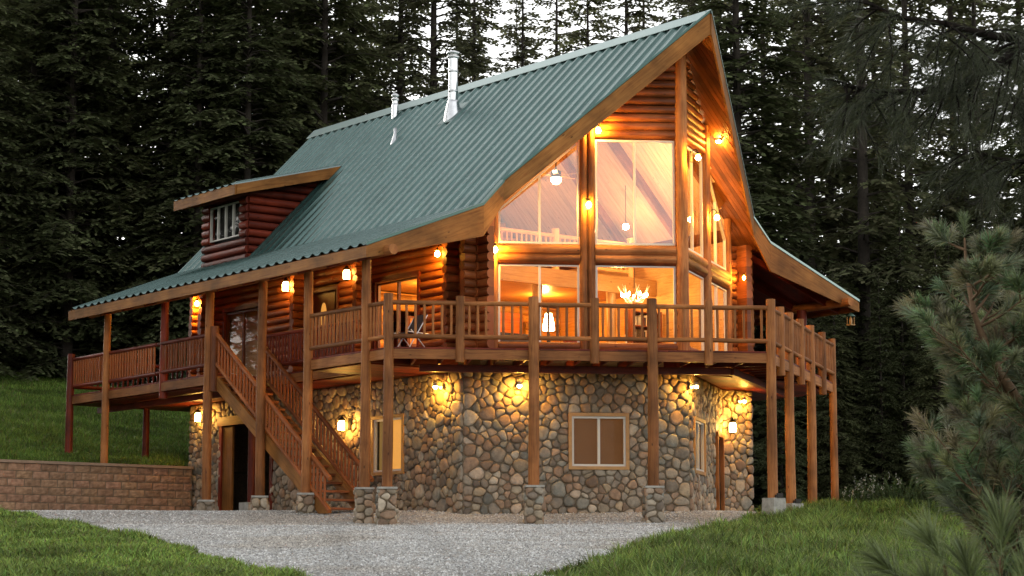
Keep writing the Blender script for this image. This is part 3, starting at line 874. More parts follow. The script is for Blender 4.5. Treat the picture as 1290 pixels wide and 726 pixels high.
# ---- roof
def sheet_profile(y0, y1, pitch=.385):
    """list of (y, dz) along the eave for a ribbed steel sheet"""
    out = []; y = y0
    prof = [(0, 0), (.22, .004), (.40, .036), (.50, .060), (.60, .066), (.70, .060), (.80, .036), (.94, .003)]
    while y < y1:
        for t, dz in prof:
            if y+t*pitch <= y1: out.append((y+t*pitch, dz))
        y += pitch
    out.append((y1, 0)); return out
for sx in (-1, 1):
    mb = MB(); prof = sheet_profile(YF+.02, YR)
    nx1 = 1.0/math.hypot(1, SL1)
    def pt(x, y, dz, sx=sx):
        return (sx*x, y, roofz(x)+dz+.012)
    for (ya, da), (yb, db) in zip(prof[:-1], prof[1:]):
        if yb-ya < 1e-6: continue
        def xm(y): return XK*(y-YF)/(YK-YF) if y < YK else None
        xa, xb = xm(ya), xm(yb)
        if xa is not None or xb is not None:
            xa = xa if xa is not None else XK; xb = xb if xb is not None else XK
            q = [pt(0, ya, da), pt(xa, ya, da), pt(xb, yb, db), pt(0, yb, db)]
            mb.face(q if sx > 0 else q[::-1], None)
            if xb >= XK: continue
            continue
        for x0, x1 in ((0, RB), (RB, RE+.04)):
            q = [pt(x0, ya, da), pt(x1-1e-4 if x1 == RB else x1, ya, da), pt(x1-1e-4 if x1 == RB else x1, yb, db), pt(x0, yb, db)]
            mb.face(q if sx > 0 else q[::-1], None)
    # strip between the prow kink and the straight front
    mb.build('metal_roofing', M['roof'], house)
    # roof deck (boards below)
    mb = MB(); th = .14
    def slab(poly):     # poly of (x,y)
        P_ = [(sx*x, y, roofz(min(x, 99))-.005) for x, y in poly]
        al = Vector((0, 1, 0))
        mb.prism(P_, (0, 0, -th), along=(0, 1, 0))
    slab([(0.0, YF+.03), (XK, YK+.03), (RB-1e-4, YK+.03), (RB-1e-4, YR), (0.0, YR)])
    slab([(RB, YK+.03), (RE-.02, YK+.03), (RE-.02, YR), (RB, YR)])
    mb.build('roof_deck', M['soffit'], house)
    # soffit board grooves: separate thin planks under the prow overhang
    sb = MB(); y = YF+.1
    while y < 13.3:
        x1 = XK*(y-YF)/(YK-YF)-.08 if y < YK else RB-.02
        if x1 > .2:
            y2 = y+.13
            P_ = [(sx*.05, y, roofz(.05)-.148), (sx*x1, y, roofz(x1)-.148), (sx*x1, y2, roofz(x1)-.148), (sx*.05, y2, roofz(.05)-.148)]
            sb.prism(P_, (0, 0, -.016), rnd.random(), along=(1, 0, -SL1))
        y += .138
        if y > .1: break
    sb.build('soffit', M['soffit'], house)
    # lower roof underside planks
    sb = MB(); y = YK+.06
    while y < 13.3:
        P_ = [(sx*(RB+.02), y, roofz(RB+.02)-.148), (sx*(RE-.06), y, roofz(RE-.06)-.148), (sx*(RE-.06), y+.14, roofz(RE-.06)-.148), (sx*(RB+.02), y+.14, roofz(RB+.02)-.148)]
        sb.prism(P_, (0, 0, -.015), rnd.random(), along=(1, 0, -SL2)); y += .146
    sb.build('soffit', M['red'], house)
    # rafters under the porch roof
    y = YK+.55
    while y < 13.2:
        rf = MB(); x0, x1 = SIDEX+.1, RE-.12
        rf.bar((sx*(RB-.1), y, roofz(RB)-.30), (sx*x1, y, roofz(x1)-.25), .09, .16); rf.build('rafter', M['red'], house); y += 1.22
    # barge boards
    def barge(p, q, h0, h1, name='bargeboard', th=.05, m='fascia', outn=None):
        p, q = Vector(p), Vector(q); d = (q-p); nn = Vector(outn)
        b_ = MB(); b_.prism([p, q, q-Vector((0, 0, h1)), p-Vector((0, 0, h0))], nn*th, rnd.random(), along=d); b_.build(name, M[m], house)
    nP = Vector((sx*(YK-YF)/math.hypot(XK, YK-YF), -XK/math.hypot(XK, YK-YF), 0))*1.0
    nP = Vector((sx*abs(YK-YF), -XK, 0)).normalized()
    z = lambda x: roofz(x)-.002
    barge((0, YF, z(0)), (sx*XK, YK, z(XK)), .50, .46, outn=nP)
    barge((sx*XK, YK, z(XK)), (sx*(RB-.001), YK, z(RB)), .46, .70, outn=(0, -1, 0))
    barge((sx*(RB+.001), YK, z(RB)), (sx*RE, YK, z(RE)), .70, .27, outn=(0, -1, 0))
    barge((0, YR, z(0)), (sx*RB, YR, z(RB)), .40, .40, outn=(0, 1, 0)); barge((sx*RB, YR, z(RB)), (sx*RE, YR, z(RE)), .4, .27, outn=(0, 1, 0))
    b_ = MB(); b_.box((sx*RE, YK-.05, z(RE)-.27), (sx*.05, 0, 0), (0, YR-YK+.1, 0), (0, 0, .245), .7); b_.build('eave_fascia', M['fascia'], house)
    # metal rake trim
    t_ = MB()
    def trim(p, q, nn, w=.10):
        p, q, nn = Vector(p), Vector(q), Vector(nn)
        t_.prism([p+nn*.065, q+nn*.065, q-nn*w, p-nn*w], (0, 0, .012), .5); t_.prism([p+nn*.055, q+nn*.055, q+nn*.055-Vector((0, 0, .05)), p+nn*.055-Vector((0, 0, .05))], nn*.012, .5)
    zz = lambda x: roofz(x)+.058
    trim((0, YF, zz(0)), (sx*XK, YK, zz(XK)), nP); trim((sx*XK, YK, zz(XK)), (sx*RB, YK, zz(RB)), (0, -1, 0)); trim((sx*RB, YK, zz(RB)), (sx*(RE+.05), YK, zz(RE+.05)), (0, -1, 0))
    t_.build('rake_trim', M['trim'] if sx < 0 else M['flash'], house)
mb = MB()
for sx in (-1, 1):
    q = [(0, YF-.06, RZ+.085), (sx*.26, YF+.12, RZ+.085-SL1*.26), (sx*.26, YR+.05, RZ+.085-SL1*.26), (0, YR+.05, RZ+.085)]
    mb.prism(q, (0, 0, .012))
mb.build('ridge_cap', M['flash'], house)
# ridge beam under the prow overhang
mb = MB(); mb.cyl((0, YF+.55, RZ-.42), (0, 5, RZ-.42), .2, n=16, seg=3); mb.build('ridge_beam', M['log'], house)
# eave beams carried by the porch posts
for sx in (-1, 1):
    mb = MB(); mb.cyl((sx*7.15, -.98, 6.04), (sx*7.15, 13.35, 6.04), .115, n=14, seg=8, wobble=.03, tone=.75); mb.build('eave_beam', M['post'], house)
# right porch post standing on the deck
mb = MB(); mb.cyl((6.95, .6, FLOOR), (6.95, .6, 5.95), .13, n=12, seg=3, wobble=.02); mb.build('porch_post', M['red'], house)

# chimneys
def flue(x, y, top, r, base_r, label, two=False):
    zb = roofz(x)
    m_ = MB(); m_.lathe((x, y, 0), [(r, zb-.15), (r, top-.16), (r*1.06, top-.16), (r*1.06, top-.20)][:2], 18)
    if two: 
        for q in (.62, 1.15): m_.lathe((x, y, 0), [(r, zb+q), (r*1.08, zb+q), (r*1.08, zb+q+.05), (r, zb+q+.05)], 18)
    c = m_.build('chimney_flue', M['steel'], house); tag(c, label)
    m_ = MB(); m_.lathe((x, y, top-.16), [(r*.9, -.02), (r*1.35, 0), (r*1.35, .05), (r*.95, .055), (r*.95, .10), (r*1.45, .105), (r*1.45, .15), (r*.5, .20), (.001, .205)], 18); m_.build('cap', M['steel'], c)
    m_ = MB(); m_.lathe((x, y, zb), [(base_r, -.2), (base_r*.96, .0), (r*1.25, .34), (r*1.25, .40), (r*1.02, .41)], 18); m_.build('flashing_cone', M['steel'], c)
    # skirt plate following the roof
    m_ = MB(); w = base_r*1.2; z0 = lambda xx: roofz(xx)+.064
    m_.prism([(x-w, y-w, z0(x-w)), (min(x+w, -.02), y-w, z0(min(x+w, -.02))), (min(x+w, -.02), y+w, z0(min(x+w, -.02))), (x-w, y+w, z0(x-w))], (0, 0, .01)); m_.build('skirt', M['roof'], c)
flue(-1.02, 5.25, 12.60, .125, .25, 'tall galvanised chimney flue with stepped rain cap', True)
flue(-.40, 8.8, 12.20, .075, .10, 'short galvanised flue near the ridge')
mb = MB(); x, y = -1.39, 7.35; z0 = roofz(x)
mb.lathe((x, y, z0), [(.045, -.1), (.045, .36), (.001, .365)], 12); mb.lathe((x-.02, y, z0), [(.12, -.10), (.055, .10), (.045, .14)], 12); mb.build('vent_pipe', M['steel'], house)

# ---- dormer
DX, DY0, DY1 = -4.47, 9.72, 12.05          # front face x, near side wall y, far side y
def dz(x): return 9.22+(x+5.12)*(10.10-9.22)/(5.12-1.82)
mb = MB()
dh = [(DY1-11.9+.0, DY1-10.42, 8.0, 9.02)]
wtop = dz(DX)-.16
log_wall(mb, (DX, DY1), (DX, DY0), (-1, 0, 0), 7.3, wtop, [(.38, 1.98, 8.02, 8.98)], pitch=.22)
log_wall(mb, (DX, DY0), (-1.9, DY0), (0, -1, 0), 7.3, 10.1, (), lambda s: dz(DX+s)-.1, pitch=.22)
log_wall(mb, (-1.9, DY1), (DX, DY1), (0, 1, 0), 7.3, 10.1, (), lambda s: dz(-1.9-s)-.1, pitch=.22)
mb.build('dormer_wall', M['red'], house)
mb = MB(); mb.box((DX+.25, DY0+.1, 7.3), (.02, 0, 0), (0, DY1-DY0-.2, 0), (0, 0, 1.8)); mb.build('inner_wall', M['dark'], house)  # black sheet behind the dormer panes, stands in for interior shade
window((DX-.03, DY1-.38), (0, -1, 0), (-1, 0, 0), 1.6, 8.03, 8.97, [.4, .8, 1.2], .034, 'glass_low', name='dormer_window')
mb = MB(); xa, xb, ya, yb = -5.12, -1.80, 9.25, 12.52
mb.prism([(xa, ya+.03, dz(xa)-.01), (xb, ya+.03, dz(xb)-.01), (xb, yb, dz(xb)-.01), (xa, yb, dz(xa)-.01)], (0, 0, -.10)); mb.build('dormer_roof_deck', M['red'], house)
mb = MB(); pf = sheet_profile(ya, yb)
for (y0, d0), (y1, d1) in zip(pf[:-1], pf[1:]): mb.face([(xa-.06, y0, dz(xa-.06)+d0), (xb+.04, y0, dz(xb+.04)+d0), (xb+.04, y1, dz(xb+.04)+d1), (xa-.06, y1, dz(xa-.06)+d1)][::1])
mb.build('dormer_roofing', M['roof'], house)
for (p, q, h0, h1, nn) in (((xa, ya, dz(xa)-.003), (xb-.1, ya, dz(xb-.1)-.003), .26, .30, (0, -1, 0)), ((xa, ya, dz(xa)-.003), (xa, yb, dz(xa)-.003), .27, .27, (-1, 0, 0)), ((xa, yb, dz(xa)-.003), (xb, yb, dz(xb)-.003), .26, .26, (0, 1, 0))):
    mb = MB(); p, q = Vector(p), Vector(q); mb.prism([p, q, q-Vector((0, 0, h1)), p-Vector((0, 0, h0))], Vector(nn)*.045, .8, along=q-p); mb.build('dormer_fascia', M['fascia'], house)
mb = MB(); mb.prism([(xa-.03, ya-.06, dz(xa)+.05), (xb, ya-.06, dz(xb)+.05), (xb, ya+.08, dz(xb)+.05), (xa-.03, ya+.08, dz(xa)+.05)], (0, 0, .012)); mb.build('dormer_trim', M['flash'], house)

# ---- interior
FP = [(-SIDEX+.13, 12.4), (-SIDEX+.13, .1), (-PX, .05), (0, PY+.1), (PX, .05), (SIDEX-.13, .1), (SIDEX-.13, 12.4)]
mb = MB(); mb.prism([(x, y, FLOOR-.24) for x, y in FP], (0, 0, .25)); mb.build('floor', M['pine'], house)
for sx in (-1, 1):
    mb = MB(); y = PY
    mb = MB(); zc = lambda x: roofz(x)-.19
    yf = lambda x: -2.38*(1-x/PX)+.05
    y = -2.2
    while y < 12.3:
        x1 = PX*(1+y/2.384)-.12 if y < .05 else SIDEX-.2
        P_ = [(sx*.02, y, zc(.02)), (sx*x1, y, zc(x1)), (sx*x1, y+.17, zc(x1)), (sx*.02, y+.17, zc(.02))]
        if x1 > .1: mb.prism(P_, (0, 0, -.014), rnd.uniform(.42, .58), along=(1, 0, -SL1))
        y += .176
    mb.build('ceiling', M['palepine'], house)
    for yy in (-.2, 1.9, 4.0):
        mb = MB(); x1 = SIDEX-.15 if yy > 0 else PX*(1+yy/2.384)-.1; mb.bar((sx*.1, yy, zc(.1)-.14), (sx*x1, yy, zc(x1)-.14), .14, .24); mb.build('ceiling_beam', M['post'], house)
    # inner side wall linings
    mb = MB()
    if sx > 0: mb.box((SIDEX-.16, .15, FLOOR+.01), (.02, 0, 0), (0, 12.2, 0), (0, 0, 3.5))
    else:
        wall_with_holes(mb, (-SIDEX+.14, .15, 0), (0, 1, 0), (1, 0, 0), 12.2, FLOOR+.01, 7.4, [(2.1, 4.05, 3.95, 6.2)], .02)
    mb.build('inner_wall', M['pine'], house)
mb = MB(); mb.box((-SIDEX+.2, 3.0, 6.42), (SIDEX*2-.4, 0, 0), (0, 9.3, 0), (0, 0, .2)); mb.build('loft_floor', M['pine'], house)
mb = MB(); mb.box((-SIDEX+.2, 2.9, 6.31), (SIDEX*2-.4, 0, 0), (0, .095, 0), (0, 0, .43)); mb.build('loft_beam', M['pine'], house)
for xx in (-1.9, .15, 2.6):
    mb = MB(); mb.cyl((xx, 3.2, FLOOR), (xx, 3.2, 6.41), .13, n=12, seg=3); mb.build('loft_post', M['pine'], house)
mb = MB(); log_wall(mb, (-SIDEX+.2, 7.0), (SIDEX-.2, 7.0), (0, -1, 0), FLOOR, 6.4, [(2.2, 3.1, 3.9, 6.0), (5.6, 6.6, 4.9, 6.0)]); log_wall(mb, (-SIDEX+.2, 8.0), (SIDEX-.2, 8.0), (0, -1, 0), 6.64, 11.8, (), lambda s: roofz(s-SIDEX+.2)-.25); mb.build('inner_wall', M['pine'], house)
# loft guard rail
lr = tag(empty('loft_railing', (0, 3.05, 6.74)), 'pale pine railing along the loft edge, behind the upper glass', 'railing')
mb = MB(); mb.cyl((-3.7, 3.05, 7.62), (3.2, 3.05, 7.62), .055, n=10); mb.build('top_rail', M['pine'], lr)
mb = MB(); mb.cyl((-3.7, 3.05, 6.90), (3.2, 3.05, 6.90), .05, n=10); mb.build('bottom_rail', M['pine'], lr)
def baluster_run(parent, p0, p1, zb, zt_, n, r, mat, name='baluster'):
    """copies of one stick between two plan points; zb/zt_ callables of t"""
    base = None
    for i in range(n):
        t = (i+.5)/n; x = p0[0]+(p1[0]-p0[0])*t; y = p0[1]+(p1[1]-p0[1])*t
        za, zt2 = (zb(t), zt_(t)) if callable(zb) else (zb, zt_)
        if base is None:
            b_ = MB(); b_.cyl((0, 0, 0), (0, 0, 1), r, n=7, seg=3, wobble=.10, caps=True, bend=.008); base = b_.build(name, mat, parent); o = base
        else: o = base.copy(); COL.objects.link(o)
        o.parent = parent
        P_ = parent.location
        o.location = Vector((x, y, za))-P_; o.scale = (1, 1, zt2-za); o.rotation_euler = (0, 0, rnd.random()*6)
baluster_run(lr, (-3.7, 3.05), (3.2, 3.05), 6.90, 7.62, 44, .03, M['pine'])
for xx in (-1.6, .62, 3.15):
    mb = MB(); mb.cyl((xx, 3.05, 6.75), (xx, 3.05, 7.80), .10, n=12); mb.build('newel', M['pine'], lr)

# furniture glimpsed through the glass
t = tag(empty('sofa', (-1.5, 1.6, FLOOR)), 'dark upholstered sofa behind the lower left prow window', 'sofa')
mb = MB(); mb.box((-2.3, 1.4, FLOOR+.16), (1.6, 0, 0), (0, .8, 0), (0, 0, .28)); mb.build('seat', M['fabric'], t)
mb = MB(); mb.box((-2.3, 2.1, FLOOR+.4), (1.6, 0, 0), (0, .2, 0), (0, 0, .55)); mb.build('backrest', M['fabric'], t)
for xx in (-2.5, -.7): mb = MB(); mb.box((xx, 1.4, FLOOR+.02), (.2, 0, 0), (0, .9, 0), (0, 0, .62)); mb.build('armrest', M['fabric'], t)
t = tag(empty('table_lamp', (-.45, 2.0, FLOOR)), 'lit white-shaded lamp on a side table behind the prow glass', 'lamp')
mb = MB(); mb.box((-.75, 1.75, FLOOR+.55), (.6, 0, 0), (0, .5, 0), (0, 0, .05)); [mb.cyl((a_, b_, FLOOR), (a_, b_, FLOOR+.55), .025) for a_ in (-.7, -.2) for b_ in (1.8, 2.2)]; mb.build('side_table', M['pine'], t)
mb = MB(); mb.lathe((-.45, 2, FLOOR+.6), [(.08, 0), (.09, .05), (.04, .15), (.06, .3), (.02, .4), (.02, .5)], 12); mb.build('lamp_base', M['iron'], t)
mb = MB(); mb.lathe((-.45, 2, FLOOR+1.08), [(.15, 0), (.13, .2), (.08, .42), (.001, .43)], 14); mb.build('lamp_shade', M['shade_white'], t)
t = tag(empty('chandelier', (2.35, 2.0, 6.1)), 'antler chandelier with lit candles behind the right prow window', 'chandelier')
mb = MB(); mb.cyl((2.35, 2, 6.3), (2.35, 2, roofz(2.35)-.2), .012, n=6); mb.build('hanging_rod', M['iron'], t)
for k in range(7):
    a_ = k*2*PI/7; mb = MB(); pr = Vector((2.35, 2, 6.02)); rr = .03
    for j in range(1, 7):
        q = Vector((2.35+math.cos(a_+.12*j)*.07*j*1.0, 2+math.sin(a_+.12*j)*.07*j, 6.02-.09*math.sin(j*.8)+.05*max(0, j-3)**1.4))
        mb.cyl(pr, q, rr, rr*.85, n=7, caps=False); pr = q; rr *= .85
        if j in (3, 5): mb.cyl(q, q+Vector((math.cos(a_)*.08, math.sin(a_)*.08, .16)), .016, .004, n=6)
    mb.build('antler', M['antler'], t)
    mb = MB(); c = (2.35+math.cos(a_)*.32, 2+math.sin(a_)*.32, 6.08); mb.lathe(c, [(.014, 0), (.028, .03), (.02, .07), (.001, .11)], 8); mb.build('bulb', M['indoor'], t)
t = tag(empty('ceiling_fan', (.2, 2.5, 9.0)), 'ceiling fan with lit bowl light seen through the upper left glass', 'ceiling fan')
mb = MB(); mb.cyl((.2, 2.5, 9.1), (.2, 2.5, roofz(.2)-.3), .018, n=8); mb.lathe((.2, 2.5, 9.0), [(.05, .2), (.13, .15), (.14, .02), (.08, -.02)], 14); mb.build('motor', M['iron'], t)
for k in range(5):
    a_ = k*2*PI/5+.2; mb = MB(); d1 = Vector((math.cos(a_), math.sin(a_), 0)); d2 = Vector((-math.sin(a_), math.cos(a_), .15)); mb.box(Vector((.2, 2.5, 9.06))+d1*.12-d2*.06, d1*.58, d2*.13, (0, 0, .012)); mb.build('blade', M['pine'], t)
mb = MB(); mb.lathe((.2, 2.5, 8.99), [(.14, 0), (.13, -.08), (.08, -.15), (.001, -.17)], 14); mb.build('bowl_light', M['shade_white'], t)
t = tag(empty('pendant_light', (2.6, 2.6, 8.0)), 'small lit globe pendant above the loft railing, seen through the glass', 'pendant light')
mb = MB(); mb.cyl((2.6, 2.6, 8.08), (2.6, 2.6, roofz(2.6)-.2), .01, n=6); mb.build('cord', M['iron'], t)
mb = MB(); mb.lathe((2.6, 2.6, 8.0), [(.001, -.08), (.06, -.06), (.08, 0), (.06, .06), (.001, .08)], 12); mb.build('globe', M['indoor'], t)
t = tag(empty('bookcase', (3.3, 2.7, FLOOR)), 'tall pine bookcase with coloured books near the right end of the lower glass', 'bookcase')
mb = MB(); mb.box((2.75, 2.55, FLOOR+.02), (.04, 0, 0), (0, .3, 0), (0, 0, 1.9)); mb.box((3.75, 2.55, FLOOR+.02), (.04, 0, 0), (0, .3, 0), (0, 0, 1.9)); mb.box((2.79, 2.83, FLOOR+.02), (.96, 0, 0), (0, .02, 0), (0, 0, 1.9)); mb.build('case', M['log'], t)
for k in range(6):
    mb = MB(); mb.box((2.79, 2.56, FLOOR+.05+.36*k), (.96, 0, 0), (0, .27, 0), (0, 0, .03)); mb.build('shelf', M['log'], t)
for k in range(5):
    mb = MB(); xx = 2.82
    while xx < 3.68:
        w_ = rnd.uniform(.025, .06); mb.box((xx, 2.60, FLOOR+.082+.36*k), (w_-.004, 0, 0), (0, .18, 0), (0, 0, rnd.uniform(.18, .28)), mi=rnd.randrange(4)); xx += w_
        if rnd.random() < .12: xx += .12
    mb.build('row_of_books', [M['fabric'], M['red'], M['shade_brown'], M['antler']], t)['kind'] = 'stuff'
t = tag(empty('armchair', (.9, 2.2, FLOOR)), 'dark red armchair beside the lit table lamp', 'armchair')
for (nm, o_, a_, b_, c_) in (('seat', (.55, 1.9, .2), .7, .7, .25), ('backrest', (.55, 2.5, .2), .7, .16, .8), ('armrest', (.43, 1.9, .1), .12, .74, .52), ('armrest', (1.25, 1.9, .1), .12, .74, .52)):
    mb = MB(); mb.box((o_[0], o_[1], FLOOR+o_[2]), (a_, 0, 0), (0, b_, 0), (0, 0, c_)); mb.build(nm, M['red'], t)
t = tag(empty('framed_picture', (-.8, 6.85, 5.4)), 'plain dark framed picture on the log wall under the loft', 'picture')
mb = MB(); mb.box((-1.3, 6.84, 5.0), (1.0, 0, 0), (0, .04, 0), (0, 0, .8)); mb.build('frame', M['darkdoor'], t)
mb = MB(); mb.box((-1.23, 6.825, 5.07), (.86, 0, 0), (0, .012, 0), (0, 0, .66)); mb.build('canvas', M['tanframe'], t)
t = tag(empty('kitchen_cabinet', (1.2, 6.6, FLOOR)), 'dark kitchen cabinets along the wall under the loft', 'cabinet')
mb = MB(); mb.box((.3, 6.35, FLOOR+.02), (2.0, 0, 0), (0, .5, 0), (0, 0, .88)); mb.build('base_cabinet', M['red'], t)
mb = MB(); mb.box((.26, 6.32, FLOOR+.905), (2.08, 0, 0), (0, .54, 0), (0, 0, .04)); mb.build('worktop', M['concrete'], t)
mb = MB(); mb.box((.3, 6.55, FLOOR+1.45), (2.0, 0, 0), (0, .3, 0), (0, 0, .7)); mb.build('wall_cabinet', M['log'], t)
# small round table and chairs behind the right lower window
t = tag(empty('dining_table', (2.2, .9, FLOOR)), 'round pine dining table inside the right lower window', 'table')
mb = MB(); mb.lathe((1.9, 1.2, FLOOR), [(.25, 0), (.06, .08), (.06, .68), (.6, .70), (.6, .75), (.001, .752)], 18); mb.build('table_top', M['pine'], t)
def dchair(x, y, a_):
    t = empty('dining_chair', (x, y, FLOOR)); t.rotation_euler = (0, 0, a_)
    for sxx in (-.2, .2):
        for syy in (-.2, .2):
            mb = MB(); mb.cyl((sxx, syy, 0), (sxx, syy, .44 if syy < 0 else 1.0), .02, n=6); o = mb.build('leg', M['antler'], None); o.parent = t
    mb = MB(); mb.box((-.22, -.22, .44), (.44, 0, 0), (0, .44, 0), (0, 0, .04)); o = mb.build('seat', M['fabric'], None); o.parent = t
    mb = MB(); mb.box((-.2, .19, .7), (.4, 0, 0), (0, .02, 0), (0, 0, .25)); o = mb.build('backrest', M['fabric'], None); o.parent = t
    return t
tag(dchair(1.2, .7, .9), 'dining chair left of the round table inside the glass', 'chair', 'dining chairs inside')
tag(dchair(2.6, .6, -2.5), 'dining chair right of the round table inside the glass', 'chair', 'dining chairs inside')

# ------------------------------------------------------------------ DECK
DL, DA, DRt, DYR = (-7.1, -.72), (.16, -5.1), (6.72, -.72), 14.6
deck = tag(empty('deck', (0, 0, FLOOR)), 'raised red-stained timber deck wrapping round the house on log posts', 'deck')
OY0, OY1, OXI = 2.5, 6.85, -5.75           # stair opening
mb = MB(); zt = FLOOR-.006
def planks(poly_fn, y0, y1, w=.145):
    y = y0
    while y < y1:
        yb = min(y+w-.006, y1)
        for (a_, b_, c_, d_) in poly_fn(y, yb): mb.prism([(a_, y, zt), (b_, y, zt), (c_, yb, zt), (d_, yb, zt)], (0, 0, -.035), rnd.random(), along=(1, 0, 0))
        y += w
def xl(y): return DL[0] if y >= DL[1] else DL[0]+(DA[0]-DL[0])*(y-DL[1])/(DA[1]-DL[1])
def xr(y): return DRt[0] if y >= DRt[1] else DRt[0]+(DA[0]-DRt[0])*(y-DRt[1])/(DA[1]-DRt[1])
def hl(y): return -SIDEX-.1 if y >= 0 else -PX*(1+y/2.384)-.1
def pf(y, yb):
    if yb < PY-.12 or y < PY: return [(xl(y)+.02, xr(y)-.02, xr(yb)-.02, xl(yb)+.02)]
    if y > 12.75: return [(xl(y), xr(y), xr(yb), xl(yb))]
    L0 = xl(y)+.02
    if OY0 < (y+yb)/2 < OY1: L0 = OXI
    return [(L0, hl(y), hl(yb), L0 if L0 == OXI else xl(yb)+.02), (-hl(y), xr(y)-.02, xr(yb)-.02, -hl(yb))]
planks(pf, DA[1]+.05, DYR)
mb.build('floor_board', M['red'], deck)['kind'] = 'stuff'
# ceiling planks fixed beneath the floor joists
mb = MB()
def rim(p, q, h=.21, z1=FLOOR-.05, th=.06, name='rim_board'):
    m_ = MB(); p, q = Vector((*p, z1-h)), Vector((*q, z1-h)); d = q-p; n_ = d.cross(Vector((0, 0, 1))).normalized()
    m_.box(p, d, -n_*th, (0, 0, h)); return m_.build(name, M['post'], deck)
rim(DL, DA); rim(DA, DRt); rim(DRt, (DRt[0], DYR)); rim((DL[0], DYR), (DL[0], OY1)); rim((DL[0], OY0), DL); rim((DRt[0], DYR), (DL[0], DYR)); rim((OXI, OY1), (OXI, OY0)); rim((OXI, OY0), (DL[0], OY0)); rim((DL[0], OY1), (OXI, OY1))
# joists
def joist(p, q): 
    m_ = MB(); m_.bar((*p, FLOOR-.16), (*q, FLOOR-.16), .05, .20); m_.build('joist', M['red'], deck)
uL = Vector((DA[0]-DL[0], DA[1]-DL[1], 0)); nL = Vector((-uL.y, uL.x, 0)).normalized(); LL = uL.length
for k in range(1, 14):
    s = k/14; p = Vector((DL[0], DL[1], 0))+uL*s
    # run inwards until the stone wall or past the corner
    hit = 1.9+.75*math.sin(PI*min(1, s*1.0))
    hit = 2.55 if s > .25 else 1.5
    q = p+nL*hit; p = p+nL*.07
    joist((p.x, p.y), (q.x, q.y))
uR = Vector((DRt[0]-DA[0], DRt[1]-DA[1], 0)); nR = Vector((-uR.y, uR.x, 0)).normalized()
for k in range(1, 13):
    p = Vector((DA[0], DA[1], 0))+uR*(k/13); q = p+nR*2.6; p = p+nR*.07; joist((p.x, p.y), (q.x, q.y))
y = .2
while y < 14.3:
    x0 = DL[0]+.08
    if OY0-.05 < y < OY1+.05: x0 = OXI+.08
    joist((x0, y), (-BX-.05 if y < 12.6 else 0, y)); joist((BX+.05, y), (DRt[0]-.08, y)); y += .6
# underside planking along the sides (smooth red ceiling)
mb = MB()
def uplank(p, q, w): mb.prism([(p[0], p[1], FLOOR-.27), (q[0], q[1], FLOOR-.27), (q[0], q[1]+w, FLOOR-.27), (p[0], p[1]+w, FLOOR-.27)], (0, 0, -.02), rnd.random(), along=(1, 0, 0))
y = .3
while y < 14.4:
    x0 = DL[0]+.1 if not (OY0-.12 < y < OY1) else OXI+.1
    uplank((x0, y), (-BX-.06 if y < 12.6 else 2, y), .138)
    uplank((BX+.06, y), (DRt[0]-.1, y), .138); y += .145
y = DA[1]+1.0
while y < .2:
    if y > PY: 
        x1 = BPX*(1+y/2.58)+.12; x2 = xr(y)-.25
        if x2 > x1: uplank((x1, y), (x2, y), .138)
    y += .145
mb.build('underside_boarding', M['red'], deck)
# long girders
for (p, q) in (((-5.9, -.2), (.1, -3.85)), ((.15, -3.85), (5.6, -.2)), ((-6.3, 7.0), (-6.3, 14.4))):
    mb = MB(); mb.bar((*p, FLOOR-.36 if p[0] != -6.3 else FLOOR-.40), (*q, FLOOR-.36 if p[0] != -6.3 else FLOOR-.40), .12, .16); mb.build('girder', M['red'], deck)
# posts
def post(x, y, z0, z1, r=.135, mat='post', nm='post', dx=0, label=None):
    m_ = MB(); r *= .80; m_.cyl((x+dx, y, z0), (x, y, z1), r*1.06, r*.95, n=16, seg=9, wobble=.022, bend=.02)
    o = m_.build(nm, M[mat], deck)
    if label: tag(o, label)
    return o
def gz(x, y): return float(ground(x, y))
pil = []
def pillar(x, y, zt, w, ang=0, seed=0):
    z0 = gz(x, y)-.15; H = zt-z0; s_ = Stones(); c_, sn = math.cos(ang), math.sin(ang)
    u = Vector((c_, sn, 0)); v = Vector((-sn, c_, 0)); c = Vector((x, y, z0)); h = w/2
    m_ = MB(); hh_ = h-.035
    m_.box(c-u*hh_-v*hh_, u*2*hh_, v*2*hh_, (0, 0, H-.03))
    for k, (a_, n_) in enumerate(((u, -v), (v, u), (-u, v), (-v, -u))):
        s_.panel(c-a_*h+n_*(h-.045), a_, n_, w, H-.02, rmin=.055, rmax=.09, seed=seed*7+k, hh=.06)
    o = m_.build('pillar_core', M['mortar'], deck); so = s_.build('stone_pillar', deck)
    # cap stones
    k_ = Stones(); 
    o.parent = so; o.location = (0, 0, 0)
    cap = MB(); cap.box(c-u*(h+.01)-v*(h+.01)+Vector((0, 0, H-.03)), u*(w+.02), v*(w+.02), (0, 0, .045)); cp = cap.build('cap', M['concrete'], so)
aL = math.atan2(uL.y, uL.x)
frontp = [(-4.44, -2.40), (-2.19, -3.72)]
for i, (x, y, zt, w, ang, ztp, mat) in enumerate([(-7.1, -.72, .88, .41, aL, 5.10, 'post'), (-4.42, -2.42, .93, .40, aL, 5.06, 'post'), (-2.16, -3.76, .93, .40, aL, 5.06, 'post'),
        (-7.12, .12, .90, .40, aL, 5.98, 'post'), (-7.12, 2.5, .86, .38, aL, 5.98, 'post'), (-7.12, 4.5, .86, .38, aL, 5.98, 'post'), (-7.12, 7.0, .84, .38, aL, 5.98, 'post')]):
    pillar(x, y, zt, w, ang, i+1); post(x, y, zt, ztp, .138 if i not in (1, 2) else .145, mat)
